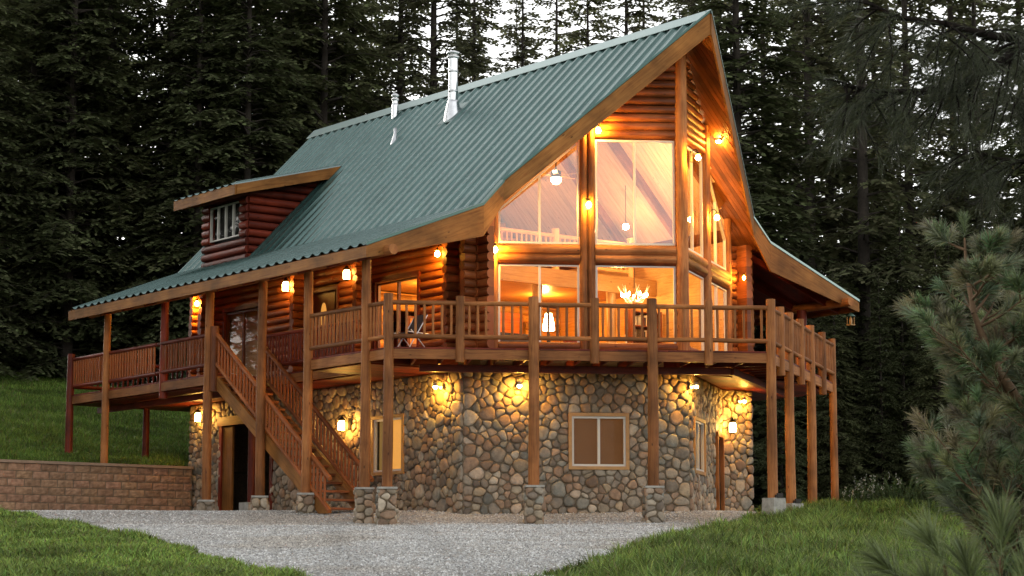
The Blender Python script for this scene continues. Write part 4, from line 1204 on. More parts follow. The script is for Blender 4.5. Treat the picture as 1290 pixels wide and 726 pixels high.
def footing(x, y, zt, w=.38):
    m_ = MB(); z0 = gz(x, y)-.2; h0, h1 = w/2*1.08, w/2*.95
    lo = [(x-h0, y-h0, z0), (x+h0, y-h0, z0), (x+h0, y+h0, z0), (x-h0, y+h0, z0)]; hi = [(x-h1, y-h1, zt), (x+h1, y-h1, zt), (x+h1, y+h1, zt), (x-h1, y+h1, zt)]
    for k in range(4): m_.face([lo[k], lo[(k+1) % 4], hi[(k+1) % 4], hi[k]])
    m_.face(hi); m_.build('concrete_footing', M['concrete'], deck)
    m_ = MB(); m_.box((x-.09, y-.2, zt), (.18, 0, 0), (0, .02, 0), (0, 0, .1)); m_.lathe((x-.1, y-.16, zt), [(.02, 0), (.02, .06), (.001, .07)], 8); m_.build('post_bracket', M['iron'], deck)
for (x, y, zt, mt) in ((DA[0]+.02, DA[1]+.0, .70, 'post'), (2.0, -3.85, .66, 'post'), (4.15, -2.42, .63, 'post')):
    footing(x, y, zt); post(x, y, zt, 5.10 if x < 1 else 5.06, .135, mt, dx=-.03)
post(6.66, -.74, .3, 5.06, .12, 'post')
post(-7.12, 12.42, 1.80, 5.98, .12, 'post'); post(-7.1, DYR-.05, 1.7, 5.06, .13, 'red'); post(-7.0+.0, 9.5, 3.5, 5.98, .13, 'red')
m_ = post(-4.9, 14.3, 2.0, 3.66, .12, 'red'); footing(-4.9, 14.3, 2.2, .3)
# red inner post carrying the landing
mb = MB(); mb.cyl((-5.9, 6.93, .8), (-5.9, 6.93, 3.7), .10, n=12); mb.build('post', M['red'], deck)
mb = MB(); mb.box((-6.12, 6.70, .3), (.44, 0, 0), (0, .44, 0), (0, 0, .52)); mb.build('concrete_footing', M['concrete'], deck)

# ---- railings
RT, RBm = 4.90, 4.16
def railing(label, pts_, newels, nb, gap, mat='post', off=0.0, rr=.052, newz=(3.62, 5.06), root_name='deck_railing', bal='post'):
    """pts_: two plan points; newels: parametric positions of the short newels"""
    p, q = Vector((*pts_[0], 0)), Vector((*pts_[1], 0))
    t = tag(empty(root_name, (p.x, p.y, FLOOR)), label, 'railing', 'deck railings')
    L = (q-p).length
    stops = sorted([0, 1]+list(newels[0])+list(newels[1]))
    for a_, b_ in zip(stops[:-1], stops[1:]):
        A_, B_ = p+(q-p)*a_, p+(q-p)*b_
        g_ = (B_-A_).normalized()*.03
        for zz, nm in ((RT, 'top_rail'), (RBm, 'bottom_rail')):
            m_ = MB(); m_.cyl(A_+g_+Vector((0, 0, zz+rnd.uniform(-.01, .01))), B_-g_+Vector((0, 0, zz+rnd.uniform(-.01, .01))), rr, n=10, seg=5, wobble=.05, bend=.008); m_.build(nm, M[mat], t)
        nn = max(1, int(round((B_-A_).length/gap))-0)
        e = (B_-A_).normalized()*.10
        baluster_run(t, (A_+e)[:2], (B_-e)[:2], RBm, RT, nn, .03, M[bal])
    for s in newels[0]:
        c = p+(q-p)*s; m_ = MB(); m_.cyl((c.x, c.y, newz[0]), (c.x, c.y, newz[1]), .098, n=14, seg=4, wobble=.02); m_.build('newel', M[mat], t)
    return t
railing('deck railing of peeled logs across the front, left facet, from corner post to prow post', (DL, DA), ([.185, .535, .835], [.365, .682]), 0, .225)
# newels of the left-front facet are at x=-5.77,-3.22,-.98
railing('deck railing along the right facet, receding from the prow post to the far right corner', (DA, DRt), ([.14, .44, .80], [.28, .61]), 0, .21, newz=(3.50, 5.06))
railing('deck railing of pale balusters on the left side between corner post and stair opening', ((-7.1, -.72), (-7.1, 2.5)), ([], [.26]), 0, .155)
railing('dark red deck railing along the rear left side behind the stair head', ((-7.06, 7.0), (-7.06, DYR)), ([], [.36, .72]), 0, .15, mat='red', bal='log')
railing('red deck railing across the back edge of the deck, far left', ((-7.06, DYR), (-3.0, DYR)), ([], []), 0, .16, mat='red', bal='red')
railing('dark red railing on the house side of the stair opening', ((OXI, 2.5), (OXI, OY1)), ([], []), 0, .15, mat='red', bal='red')
railing('deck railing down the hidden right side of the house', ((DRt[0], DRt[1]), (DRt[0], 14.6)), ([.25, .5, .75], []), 0, .3)

# ---- staircase
stc = tag(empty('staircase', (-6.45, 2.2, .45)), 'open timber staircase with log handrails climbing from the gravel to the deck', 'staircase')
ys0, ys1 = 2.0, 6.87; zs0, zs1 = .42, FLOOR
sl = (zs1-zs0)/(ys1-ys0)
for xx in (-6.98, -5.92):
    m_ = MB(); x0 = xx-.035
    m_.prism([(x0, ys0-.30, zs0-.02), (x0, ys0+.12, zs0-.02), (x0, ys1, zs1-.36), (x0, ys1, zs1-.02), (x0, ys0-.30+.0, zs0+.10)], (.07, 0, 0), .7, along=(0, 1, sl)); m_.build('stringer', M['fascia'], stc)
NS = 17
for k in range(NS):
    t = (k+.6)/NS; y = ys0-.12+(ys1-ys0)*t; z = zs0+(zs1-zs0)*t
    m_ = MB(); m_.box((-6.94, y-.15, z-.05), (1.0, 0, 0), (0, .29, 0), (0, 0, .05)); m_.build('step', M['log'], stc)
for xx, nm in ((-7.02, 0), (-5.88, 1)):
    for dz_, r in ((1.0, .055), (.28, .05)):
        m_ = MB(); ya = ys0-.35; m_.cyl((xx, ya, zs0+sl*(ya-ys0)+dz_), (xx, ys1-.05, zs1+dz_-.04), r, n=10, seg=6, wobble=.04); m_.build('handrail' if dz_ > .5 else 'bottom_rail', M['log'], stc)
    baluster_run(stc, (xx, ys0-.2), (xx, ys1-.1), lambda t: zs0+sl*(-.2+(ys1-ys0+.1)*t)+.28, lambda t: zs0+sl*(-.2+(ys1-ys0+.1)*t)+1.0, 33, .03, M['log'])
    if nm: m_ = MB(); m_.cyl((xx, ys0-.1, zs0-.1), (xx, ys0-.1, zs0+.95), .065, n=12, seg=2); m_.build('newel', M['log'], stc)
m_ = MB(); m_.cyl((-7.04, ys1+.02, 3.5), (-7.04, ys1+.02, 5.1), .115, n=12, seg=2); m_.build('newel', M['log'], stc)

# ------------------------------------------------------------------ retaining wall
rw = tag(empty('retaining_wall', (-8, 12.1, .7)), 'tan split-face block retaining wall left of the house', 'wall')
V, F, Cc = [], [], []
blocks = MB(); cr = random.Random(5)
xw0, xw1 = -18.0, -4.62
def blockface(x0, x1, z0, z1):
    nx, nz = 6, 4; b0 = len(V); bul = .03
    for j in range(nz+1):
        for i in range(nx+1):
            e = (i in (0, nx)) or (j in (0, nz))
            V.append((x0+(x1-x0)*i/nx, 12.16-(0 if e else cr.uniform(.010, .026)), z0+(z1-z0)*j/nz))
    tone = cr.uniform(.8, 1.15); c = (.33*tone, .20*tone*cr.uniform(.95, 1.05), .125*tone)
    for j in range(nz):
        for i in range(nx):
            k = b0+j*(nx+1)+i; F.append((k, k+1, k+nx+2, k+nx+1)); Cc.append(c)
for row in range(8):
    z0 = .30+row*.2; x = xw0-(.23 if row % 2 else 0)
    while x < xw1-.05:
        x2 = min(x+.46, xw1); blockface(x+.010, x2-.010, z0+.009, z0+.191); x += .46
o = np_mesh('block', V, F, Cc, [M['block']], rw)
mb = MB(); mb.box((xw0, 12.172, .1), (xw1-xw0, 0, 0), (0, .25, 0), (0, 0, 1.79)); mb.build('wall_core', M['mortar'], rw)
mb = MB(); x = xw0
while x < xw1: mb.box((x+.003, 12.10, 1.90), (min(.6, xw1-x)-.006, 0, 0), (0, .38, 0), (0, 0, .07)); x += .6
mb.build('coping', simple('tan_coping', (.33, .23, .16), .85, noise=.15, nscale=5), rw)

# ------------------------------------------------------------------ LAMPS
def globe_lamp(loc, n, label, r=.062, group='wall lanterns', mat='bulb'):
    """onion lantern: back plate, arm, cap, glass globe"""
    L = Vector(loc); n = Vector(n).normalized()
    t = tag(empty('wall_lantern', L), label, 'lantern', group)
    def put(m_, nm, mt):
        o = m_.build(nm, M[mt], None); o.parent = t; return o
    m_ = MB(); w = n*-.20; s = n.cross(Vector((0, 0, 1))).normalized()
    m_.box(w-s*.05+Vector((0, 0, -.08)), s*.1, n*.02, (0, 0, .26)); put(m_, 'back_plate', 'iron')
    m_ = MB(); pr = w+Vector((0, 0, .1))
    for q in (w+n*.06+Vector((0, 0, .20)), w+n*.14+Vector((0, 0, .22)), Vector((0, 0, .15))): m_.cyl(pr, q, .01, n=6); pr = q
    put(m_, 'bracket', 'iron')
    m_ = MB(); m_.lathe((0, 0, 0), [(.001, .15), (.03, .13), (.075, .085), (.07, .08), (.001, .078)], 14); put(m_, 'cap', 'iron')
    m_ = MB(); m_.lathe((0, 0, 0), [(.001, -r), (r*.7, -r*.72), (r, 0), (r*.8, r*.7), (r*.5, r), (.001, r)], 16); put(m_, 'glass_globe', mat)
    return t
def jar_lamp(loc, n, label, group='jar lanterns'):
    L = Vector(loc); n = Vector(n).normalized()
    t = tag(empty('jar_lantern', L), label, 'lantern', group)
    def put(m_, nm, mt):
        o = m_.build(nm, M[mt], None); o.parent = t; return o
    s = n.cross(Vector((0, 0, 1))).normalized()
    m_ = MB(); w = n*-.24; m_.box(w-s*.05+Vector((0, 0, -.1)), s*.1, n*.02, (0, 0, .3)); put(m_, 'back_plate', 'iron')
    m_ = MB(); pr = w+Vector((0, 0, .0))
    for q in (w+n*.08+Vector((0, 0, .16)), w+n*.16+Vector((0, 0, .26)), Vector((0, 0, .24))): m_.cyl(pr, q, .012, n=6); pr = q
    put(m_, 'bracket', 'iron')
    m_ = MB(); m_.lathe((0, 0, 0), [(.001, .24), (.03, .22), (.085, .15), (.085, .128), (.001, .126)], 16); put(m_, 'cap', 'iron')
    m_ = MB(); m_.lathe((0, 0, 0), [(.001, -.125), (.06, -.12), (.084, -.09), (.086, .065), (.06, .12), (.001, .125)], 18); put(m_, 'glass_jar', 'jar')
    m_ = MB(); m_.lathe((0, 0, -.135), [(.001, -.02), (.05, -.012), (.066, .01), (.066, .02), (.001, .021)], 14)
    for k in range(4): a_ = k*PI/2+.4; c_ = Vector((math.cos(a_)*.097, math.sin(a_)*.097, -.125)); m_.cyl(c_, c_+Vector((0, 0, .255)), .007, n=5)
    put(m_, 'cage', 'iron')
    return t
def flood(loc, n, label, group='small spotlights'):
    L = Vector(loc); n = Vector(n).normalized()
    t = tag(empty('spotlight', L), label, 'spotlight', group)
    def put(m_, nm, mt):
        o = m_.build(nm, M[mt], None); o.parent = t; return o
    m_ = MB(); m_.lathe(n*-.17, [(.055, 0), (.055, .02), (.001, .021)], 12, axis=n); put(m_, 'back_plate', 'white')
    m_ = MB(); m_.cyl(n*-.15, Vector((0, 0, .05)), .012, n=6); m_.lathe((0, 0, 0), [(.02, .09), (.045, .05), (.055, .0)], 12); put(m_, 'lamp_holder', 'white')
    m_ = MB(); m_.lathe((0, 0, -.01), [(.001, -.05), (.035, -.035), (.045, 0), (.03, .03), (.001, .035)], 12); put(m_, 'bulb', 'bulb_small')
    return t
nLf = facets[-1][2]; nRf = facets[1][2]
def fp(sx, s, z, out): 
    A0, u, n, top = facets[sx]; return Vector((A0[0], A0[1], z))+u*s+n*out
globe_lamp(fp(-1, .05, 6.42, .30), nLf, 'lit lantern on the left corner post of the prow, level with the transom')
globe_lamp(fp(-1, 2.22, 7.50, .30), nLf, 'lit lantern on the middle post between the two large prow windows')
globe_lamp((.17, PY-.42, 8.66), (.25, -1, 0), 'lit lantern high on the round apex post of the prow')
globe_lamp(fp(-1, 2.46, 9.27, .22), nLf, 'lit lantern tucked under the left rake at the head of the middle post')
globe_lamp(fp(1, 2.22, 7.62, .30), nRf, 'lit lantern on the middle post of the right prow facet')
globe_lamp((4.02, -.32, 6.45), (0, -1, 0), 'lit lantern at the right corner of the prow above the railing')
globe_lamp((-SIDEX-.42, 1.05, 6.42), (-1, 0, 0), 'lit round lantern on the side wall right of the sliding door')
globe_lamp((-SIDEX-.40, 12.3, 6.42), (-1, 0, 0), 'lit lantern at the rear end of the side wall, far left')
jar_lamp((-SIDEX-.45, 7.65, 6.38), (-1, 0, 0), 'white frosted jar lantern between the stair-head door and the entry door')
jar_lamp((-SIDEX-.45, 4.82, 6.36), (-1, 0, 0), 'white frosted jar lantern between the entry door and the lit sliding door')
jar_lamp((-BX-.33, 11.55, 3.25), (-1, 0, 0), 'jar lantern on the stone wall at the rear basement corner, left of the dark opening', 'basement lanterns')
jar_lamp((-BX-.33, 4.55, 2.62), (-1, 0, 0), 'jar lantern on the stone wall behind the foot of the stairs', 'basement lanterns')
jar_lamp((3.45, -.40, 2.66), (-.54, -.84, 0), 'jar lantern on the stone beside the right basement door', 'basement lanterns')
flood((-BX-.28, .75, 3.30), (-1, 0, 0), 'small spotlight high on the left stone wall')
_p = Vector((LP[0], LP[1], 0))+ul*1.25; flood((_p.x+nl.x*.3, _p.y+nl.y*.3, 3.28), nl, 'bright spotlight under the deck on the front stone wall')
_p = Vector((AP[0], AP[1], 0)); flood((_p.x-.02, _p.y-.28, 3.32), (0, -1, 0), 'small spotlight on the stone prow corner')
flood((3.95, -.30, 3.36), (0, -1, 0), 'small spotlight above the right basement door')
# soffit can light
t = tag(empty('soffit_light', (2.12, -1.43, roofz(2.12)-.22)), 'lit recessed lamp in the right roof soffit', 'light')
m_ = MB(); m_.lathe((0, 0, .0), [(.09, .05), (.09, -.01), (.06, -.02)], 14); o = m_.build('rim', M['white'], None); o.parent = t
m_ = MB(); m_.lathe((0, 0, -.02), [(.055, .01), (.05, -.04), (.001, -.06)], 12); o = m_.build('bulb', M['bulb_small'], None); o.parent = t
# little hanging lantern at the right eave
t = tag(empty('hanging_lantern', (7.5, -.62, 5.7)), 'small wooden lantern hanging from the far right eave', 'lantern')
m_ = MB(); m_.cyl((0, 0, .08), (0, 0, .32), .006, n=5); o = m_.build('wire', M['iron'], None); o.parent = t
m_ = MB(); m_.lathe((0, 0, 0), [(.001, .12), (.05, .09), (.13, .02), (.001, .018)], 4); o = m_.build('cap', M['trim'], None); o.parent = t
m_ = MB(); m_.box((-.08, -.08, -.22), (.16, 0, 0), (0, .16, 0), (0, 0, .025)); 
for a_ in (-.07, .055):
    for b_ in (-.07, .055): m_.box((a_, b_, -.195), (.015, 0, 0), (0, .015, 0), (0, 0, .2))
m_.lathe((0, 0, -.19), [(.04, 0), (.045, .1), (.03, .17)], 10); o = m_.build('frame', M['tanframe'], None); o.parent = t
# white disc (clock-like plate) at the left beam end
t = tag(empty('deck_chair', (-5.9, .1, FLOOR)), 'folding metal deck chair behind the railing near the left corner post', 'chair')
for yy in (-.25, .25):
    for (p, q) in (((-.3, .0), (.25, .85)), ((.3, .0), (-.2, .5)), ((-.3, .45), (.3, .42))):
        m_ = MB(); m_.cyl((p[0], yy, p[1]), (q[0], yy, q[1]), .014, n=6); o = m_.build('leg' if p[1] == 0 else 'armrest', M['chairmetal'], None); o.parent = t
m_ = MB(); m_.box((-.25, -.24, .42), (.5, 0, 0), (0, .48, 0), (0, 0, .03)); o = m_.build('seat', M['fabric'], None); o.parent = t
m_ = MB(); m_.box((.05, -.24, .5), (.2, 0, .38), (0, .48, 0), (.02, 0, -.01)); o = m_.build('backrest', M['fabric'], None); o.parent = t

# added fill: bare point lights without fixtures that brighten the rooms
def plight(name, loc, e, col=(1, .50, .16), r=.12):
    l = bpy.data.lights.new(name, 'POINT'); l.energy = e; l.color = col; l.shadow_soft_size = r
    o = bpy.data.objects.new(name, l); COL.objects.link(o); o.location = loc
for i, (loc, e) in enumerate([((-.4, 1.0, 7.4), 150), ((1.6, .4, 8.6), 120), ((-1.8, 5.0, 6.15), 90), ((1.8, 5.0, 6.15), 90), ((0, 5.5, 8.6), 140), ((-.4, -.6, 5.9), 50), ((-3.0, 3.2, 6.0), 50)]):
    plight('room_fill', loc, e*(.50 if loc[2] > 7 else .85), (1, .58, .24) if loc[2] > 7 else (1, .48, .10))

# ------------------------------------------------------------------ CONIFERS
def conifer_mesh(seed, H, Lmax, dens=1.0, bare=.08, droop=.35, col=(.030, .044, .020), clump=1.0):
    rg = random.Random(seed); V = []; F = []; C = []
    trunk = MB(); lean = Vector((rg.uniform(-.3, .3), rg.uniform(-.3, .3), 0))
    def tc(h): return lean*math.sin(h/H*2.5)+Vector((0, 0, h))
    pr = tc(-.5); r0 = H*.0085; rp = r0*1.25
    for i in range(1, 15):
        h = H*i/14; q = tc(h); r = max(.015, r0*(1-h/H)**.85+.01); trunk.cyl(pr, q, rp, r, n=9, caps=False, tone=.5); pr, rp = q, r
    h = H*bare
    while h < H-.4:
        t = h/H; n = rg.choice((4, 5, 5)) if dens >= .85 else rg.choice((2, 3, 4))
        for _ in range(n):
            az = rg.random()*2*PI; L = Lmax*((1-t)**.72*.95+.06)*rg.uniform(.55, 1.12)
            if t < .25: L *= .75+t
            if rg.random() < .10: continue
            d = Vector((math.cos(az), math.sin(az), 0)); sd = Vector((-d.y, d.x, 0)); st = tc(h+rg.uniform(-.15, .15))
            rise = rg.uniform(.0, .35)+(.45*t)
            def bp(s): return st+d*L*s+Vector((0, 0, L*(rise*s-(droop+rise*.6)*s*s)))
            a = st; rr = .018+.012*L
            ns = 4
            for i in range(1, ns+1): q = bp(i/ns); trunk.cyl(a, q, rr, rr*.62, n=4, caps=False, tone=.5); a = q; rr *= .62
            s = .22 if L > 1 else .1; step = .19/L/clump
            while s < 1.02:
                p = bp(s); tl_ = (.34+.75*(1-s))*min(1.3, .38+L*.28)
                for sg in (-1, 1):
                    if rg.random() < .12: continue
                    dv = (sd*sg*rg.uniform(.6, 1)+d*rg.uniform(.35, .95)+Vector((0, 0, rg.uniform(-.45, .02)))).normalized()
                    k = max(2, int(tl_/.15)); pp = p
                    for j in range(k):
                        dv2 = (dv+Vector((rg.uniform(-.25, .25), rg.uniform(-.25, .25), -.06*j+rg.uniform(-.12, .12)))).normalized()
                        q = pp+dv2*.16
                        w = rg.uniform(.07, .145)*(1.15-.5*j/k)
                        sv = dv2.cross(Vector((rg.uniform(-.5, .5), rg.uniform(-.5, .5), 1))).normalized()
                        b0 = len(V); e = dv2*.05
                        V.extend([tuple(pp-sv*w*.35), tuple(pp+dv2*.08-sv*w-e*.2), tuple(q+e*.8), tuple(pp+dv2*.08+sv*w-e*.2)])
                        F.append((b0, b0+1, b0+2, b0+3))
                        br = rg.uniform(.65, 1.35)*(1.25 if j >= k-1 else 1)
                        C.append((col[0]*br, col[1]*br*rg.uniform(.92, 1.1), col[2]*br))
                        pp = q
                s += step
        h += rg.uniform(.20, .38)/dens**.5
    me = bpy.data.meshes.new('crown'); me.from_pydata(V, [], F)
    at = me.attributes.new('Col', 'FLOAT_COLOR', 'FACE'); at.data.foreach_set('color', [c for q in C for c in (*q, 1)])
    me.materials.append(M['fir'])
    tm = bpy.data.meshes.new('trunk'); tm.from_pydata(trunk.v, [], trunk.f); tm.polygons.foreach_set('use_smooth', trunk.sm); tm.materials.append(M['bark'])
    return tm, me, len(F)
VAR = [conifer_mesh(1, 27, 5.0, 1.0, .02, .30, (.112, .122, .056)), conifer_mesh(2, 31, 5.4, .9, .04, .36, (.118, .128, .058)), conifer_mesh(3, 25, 4.3, 1.1, .02, .28, (.102, .116, .054)),
       conifer_mesh(4, 32, 4.6, .75, .05, .25, (.128, .132, .072)), conifer_mesh(5, 27, 4.0, .84, .04, .22, (.130, .134, .070))]
KINDS = ['dense drooping dark fir', 'tall broad fir with hanging boughs', 'compact dark green fir', 'sparse tall fir with a gappy crown', 'slender open fir']
def tree(x, y, v, s, rot, label, group='conifers of the forest behind the house'):
    tm, cm, _ = VAR[v]; z = terrain(x, y)-.2
    t = empty('fir_tree', (x, y, z)); t.rotation_euler = (0, 0, rot); t.scale = (s, s, s*rnd.uniform(.95, 1.08))
    for nm, me in (('trunk', tm), ('crown', cm)):
        o = bpy.data.objects.new(nm, me); COL.objects.link(o); o.parent = t
    tag(t, label, 'tree', group); return t
TREES = []
tr = random.Random(21)
def far_row(d0, us, vs, jit=2.0, s=1.0, where=''):
    for u in us:
        d = d0+tr.uniform(-jit, jit); r = (u+tr.uniform(-14, 14)-645)/FOC*d; x, y = wp(d, r)
        v = tr.choice(vs); TREES.append((x, y, v, s*tr.uniform(.88, 1.12), tr.random()*6.28, u, d))
# left mass, on the slope
far_row(79, [-60, 25, 95, 235, 300], [0, 1, 2])
far_row(84, [-20, 60, 128, 200, 275, 345, 400], [0, 1, 2])
far_row(91, [-90, 0, 75, 215, 330, 385, 455], [0, 1, 0])
far_row(99, [-40, 40, 110, 250, 300, 370, 430, 500], [0, 1])
# centre, thinner against the sky
far_row(88, [495, 540, 790], [1, 3, 4], s=.98)
far_row(98, [565, 612, 668, 715, 905], [3, 4, 3], s=.98)
far_row(110, [480, 590, 640, 750, 820, 860], [3, 4, 1], s=.97)
# right mass
far_row(72, [925, 1075, 1330], [4, 2])
far_row(80, [965, 1030, 1150, 1245], [3, 4, 1])
far_row(90, [900, 1000, 1100, 1200, 1290], [3, 4])
far_row(66, [985, 1060, 1120, 1175, 1235, 1290], [0, 2, 2], s=.30)
far_row(71, [950, 1010, 1090, 1150, 1205, 1265, 1330], [0, 2], s=.40)
far_row(84, [935, 1020, 1075, 1130, 1185, 1250, 1310], [0, 2, 1], s=.48)
far_row(104, [945, 1060, 1135, 1250], [3, 4], s=.85)
far_row(82, [1410, 1490, 1580, 1680], [0, 1, 4])
far_row(96, [1050, 1215, 1440, 1530, 1630], [1, 3, 4])
kcount = {}
def side_word(u): return 'far left' if u < 60 else 'left' if u < 230 else 'left of the dormer' if u < 330 else 'behind the dormer' if u < 430 else 'behind the small flue' if u < 530 else 'behind the tall chimney' if u < 610 else 'behind the ridge' if u < 880 else 'right of the gable peak' if u < 980 else 'right of the deck' if u < 1090 else 'right side' if u < 1220 else 'far right' if u < 1330 else 'past the right edge' if u < 1500 else 'well past the right edge'
rows = {}
for (x, y, v, s, rot, u, d) in TREES:
    depth = 'young one in front' if s < .4 and d < 69 else 'young understorey tree' if s < .62 else 'front rank' if d < 82 else 'second rank' if d < 87 else 'middle rank' if d < 94 else 'rear rank' if d < 105 else 'most distant rank'
    key = (v, side_word(u), depth); kcount[key] = kcount.get(key, 0)+1
    lab = f'{KINDS[v]}, {side_word(u)}, {depth}'
    if kcount[key] > 1: lab += ', again'
    if kcount[key] > 2: lab += ' still'
    tree(x, y, v, s, rot, lab)
# trees across the lane, behind the viewer: they stand in the window reflections
for i, (d, r, v, w) in enumerate(((44, -33, 0, 'nearest'), (54, -27, 1, 'second'), (62, -34, 2, 'third'), (68, -27, 0, 'fourth'), (36, -42, 1, 'outermost'), (50, -40, 0, 'middle'), (76, -34, 1, 'rearmost'), (64, -40, 0, 'outer third'), (71, -45, 1, 'outer fourth'), (58, -46, 2, 'outer second'), (82, -42, 0, 'outer rearmost'), (66, -50, 1, 'outermost third'), (90, -36, 0, 'last'))):
    x, y = wp(d, r); tree(x, y, v, .95, i*1.7, f'fir standing left of the house, mirrored in its side glass, {w} of the row', 'firs reflected in the windows')
for i, (d, r, v, w) in enumerate(((-26, -14, 1, 'left'), (-34, -6.5, 0, 'middle left'), (-30, 15, 2, 'right'), (-42, -24, 1, 'far left'), (-40, 3, 4, 'middle'), (-40, 26, 0, 'far right'), (-50, -14, 1, 'rear left'), (-52, 12, 0, 'rear right'), (-58, -2, 1, 'rearmost'))):
    x, y = wp(d, r); tree(x, y, v, .9, i*1.3, f'fir across the lane reflected in the prow glass, {w} of the group', 'firs reflected in the windows')

# ------------------------------------------------------------------ long-needled pine
def tuft(P, dirv, L, n, rg, nl, wid, V, F, C, col):
    """needles around a shoot"""
    d = Vector(dirv).normalized(); a = d.orthogonal().normalized(); b = d.cross(a)
    for k in range(n):
        s = rg.random()**.7; p = Vector(P)+d*L*s; az = rg.random()*2*PI; sp = rg.uniform(.35, 1.1)*(1.15-.55*s)
        nd = (d*math.cos(sp)+(a*math.cos(az)+b*math.sin(az))*math.sin(sp)).normalized()
        ln = nl*rg.uniform(.7, 1.1); mid = p+nd*ln*.55; tip = p+nd*ln+Vector((0, 0, -ln*.12))
        sv = nd.cross(Vector((rg.uniform(-1, 1), rg.uniform(-1, 1), rg.uniform(-1, 1)))).normalized()*wid*.5
        b0 = len(V); V.extend([tuple(p-sv), tuple(p+sv), tuple(mid+sv*.8), tuple(tip), tuple(mid-sv*.8)])
        F.append((b0, b0+1, b0+2, b0+3, b0+4)); br = rg.uniform(.65, 1.45)
        C.append((col[0]*br, col[1]*br, col[2]*br*rg.uniform(.8, 1.2)))
def px(u, v, d):                     # point seen at (u,v) at distance d: used only to lay out plants at real positions
    a, b = (u-645)/FOC, -(v-363)/FOC; c, s = math.cos(PITCH), math.sin(PITCH)
    fw, up = c-b*s, s+b*c; k = d/fw
    x, y = wp(d, a*k); return Vector((x, y, CAM[2]+up*k))
def build_plant(name, V, F, C, tw, label, cat, base, nmat='needle', tmat='twig', cn='needles'):
    t = tag(empty(name, base), label, cat)
    me = bpy.data.meshes.new(cn); me.from_pydata(V, [], F)
    at = me.attributes.new('Col', 'FLOAT_COLOR', 'FACE'); at.data.foreach_set('color', [c for q in C for c in (*q, 1)])
    link(cn, me, [M[nmat]], t)
    for k, m_ in enumerate(tw if isinstance(tw, list) else [tw]):
        if m_.v: m_.build(('trunk' if k == 0 else 'branch') if cat in ('tree', 'sapling') else 'stem', M[tmat], t)
    return t
def young_pine():
    rg = random.Random(4); V, F, C = [], [], []; tw = MB(); D = 18.0
    stem = [px(u, v, d) for u, v, d in ((1215, 300, 18.2), (1218, 345, 18.1), (1227, 395, 18), (1240, 430, 18), (1254, 462, 18), (1274, 492, 18), (1300, 530, 18.1), (1330, 600, 18.2), (1345, 720, 18.3))]
    b = stem[-1].copy(); b.z = terrain(b.x, b.y)-.1; stem.append(b)
    for i in range(len(stem)-1): tw.cyl(stem[i+1], stem[i], .012+.007*(i+1), .008+.007*i, n=8, caps=False)
    tuft(stem[0], (0, 0, 1), .16, 150, rg, .13, .0035, V, F, C, (.13, .17, .08))
    CU = lambda: (.22*rg.uniform(.75, 1.3), .25*rg.uniform(.8, 1.2), .14)
    def branch(p0, d0, L, depth=0):
        pts = [p0]; d = Vector(d0).normalized(); p = p0; n = max(3, int(L/.14))
        for i in range(n):
            d = (d+Vector((rg.uniform(-.12, .12), rg.uniform(-.12, .12), .09+rg.uniform(-.06, .06)))).normalized(); p = p+d*L/n; pts.append(p)
        for i in range(n): tw.cyl(pts[i], pts[i+1], .015*(1-.6*i/n)*(1 if depth == 0 else .6), .015*(1-.6*(i+1)/n)*(1 if depth == 0 else .6), n=5, caps=False)
        tuft(pts[-1]-d*.05, d, .15, 90, rg, .155, .0062, V, F, C, CU())
        for i in range(1, n):
            if rg.random() < (.5 if i < n*.5 else .9): tuft(pts[i], (pts[i+1]-pts[i]), .14, 30, rg, .14, .0062, V, F, C, CU())
            if depth < 2 and rg.random() < (.85 if depth == 0 else .5):
                for sg in rg.choice(((1,), (-1,), (1, -1))):
                    dd = (pts[i+1]-pts[i]).normalized(); sd = dd.cross(Vector((0, 0, 1))).normalized()*sg
                    branch(pts[i], dd*.7+sd*.8+Vector((0, 0, .15)), L*(.5-.12*depth)*rg.uniform(.6, 1.1)*(1-.4*i/n), depth+1)
    N = 9
    for k in range(0, len(stem)-1):
        a, bq = stem[k], stem[k+1]; seg = (bq-a).length; m = max(1, int(seg/.10))
        for j in range(1 if k == 0 else 0, m):
            p = a+(bq-a)*j/m; below = (stem[0]-p).length
            for _ in range(1 if rg.random() < .55 else 2):
                az = rg.random()*2*PI; L = min(1.65, .22+below*.52)*rg.uniform(.75, 1.15)
                branch(p, (math.cos(az), math.sin(az), rg.uniform(.15, .6)), L)
    build_plant('pine_tree', V, F, C, tw, 'young long-needled pine with pale green tufts at the right edge', 'tree', tuple(stem[-1]))
    return len(F)
n1 = young_pine()
def low_pine():
    rg = random.Random(9); V, F, C = [], [], []; TW = []
    base = px(1235, 760, 9.5); base.z = terrain(base.x, base.y)
    for (u, v, d, du, dv) in ((1262, 700, 8.6, 0, 1), (1190, 712, 9.2, -.5, .9), (1140, 735, 9.6, -.8, .7), (1225, 745, 9, -.2, 1), (1300, 730, 8.6, .6, .8), (1285, 760, 8.4, .3, .9), (1120, 770, 9.8, -.7, .7), (1180, 775, 9.1, -.2, 1), (1330, 690, 9, .6, .7)):
        p = px(u, v, d); c = base+(p-base)*.5+Vector((0, 0, -.05))
        tw = MB(); TW.append(tw); tw.cyl(base, c, .012, .01, n=6, caps=False); tw.cyl(c, p, .01, .008, n=6, caps=False)
        dr = Vector((CY*du, -SY*du, dv))
        tuft(p, dr, .13, 170, rg, .21, .0040, V, F, C, (.17, .21, .09))
        tuft(c, (p-c), (p-c).length, 90, rg, .18, .0040, V, F, C, (.15, .19, .08))
    build_plant('pine_sapling', V, F, C, TW, 'small pine sapling with long fanned needles, nearest at the bottom right corner', 'sapling', tuple(base))
low_pine()
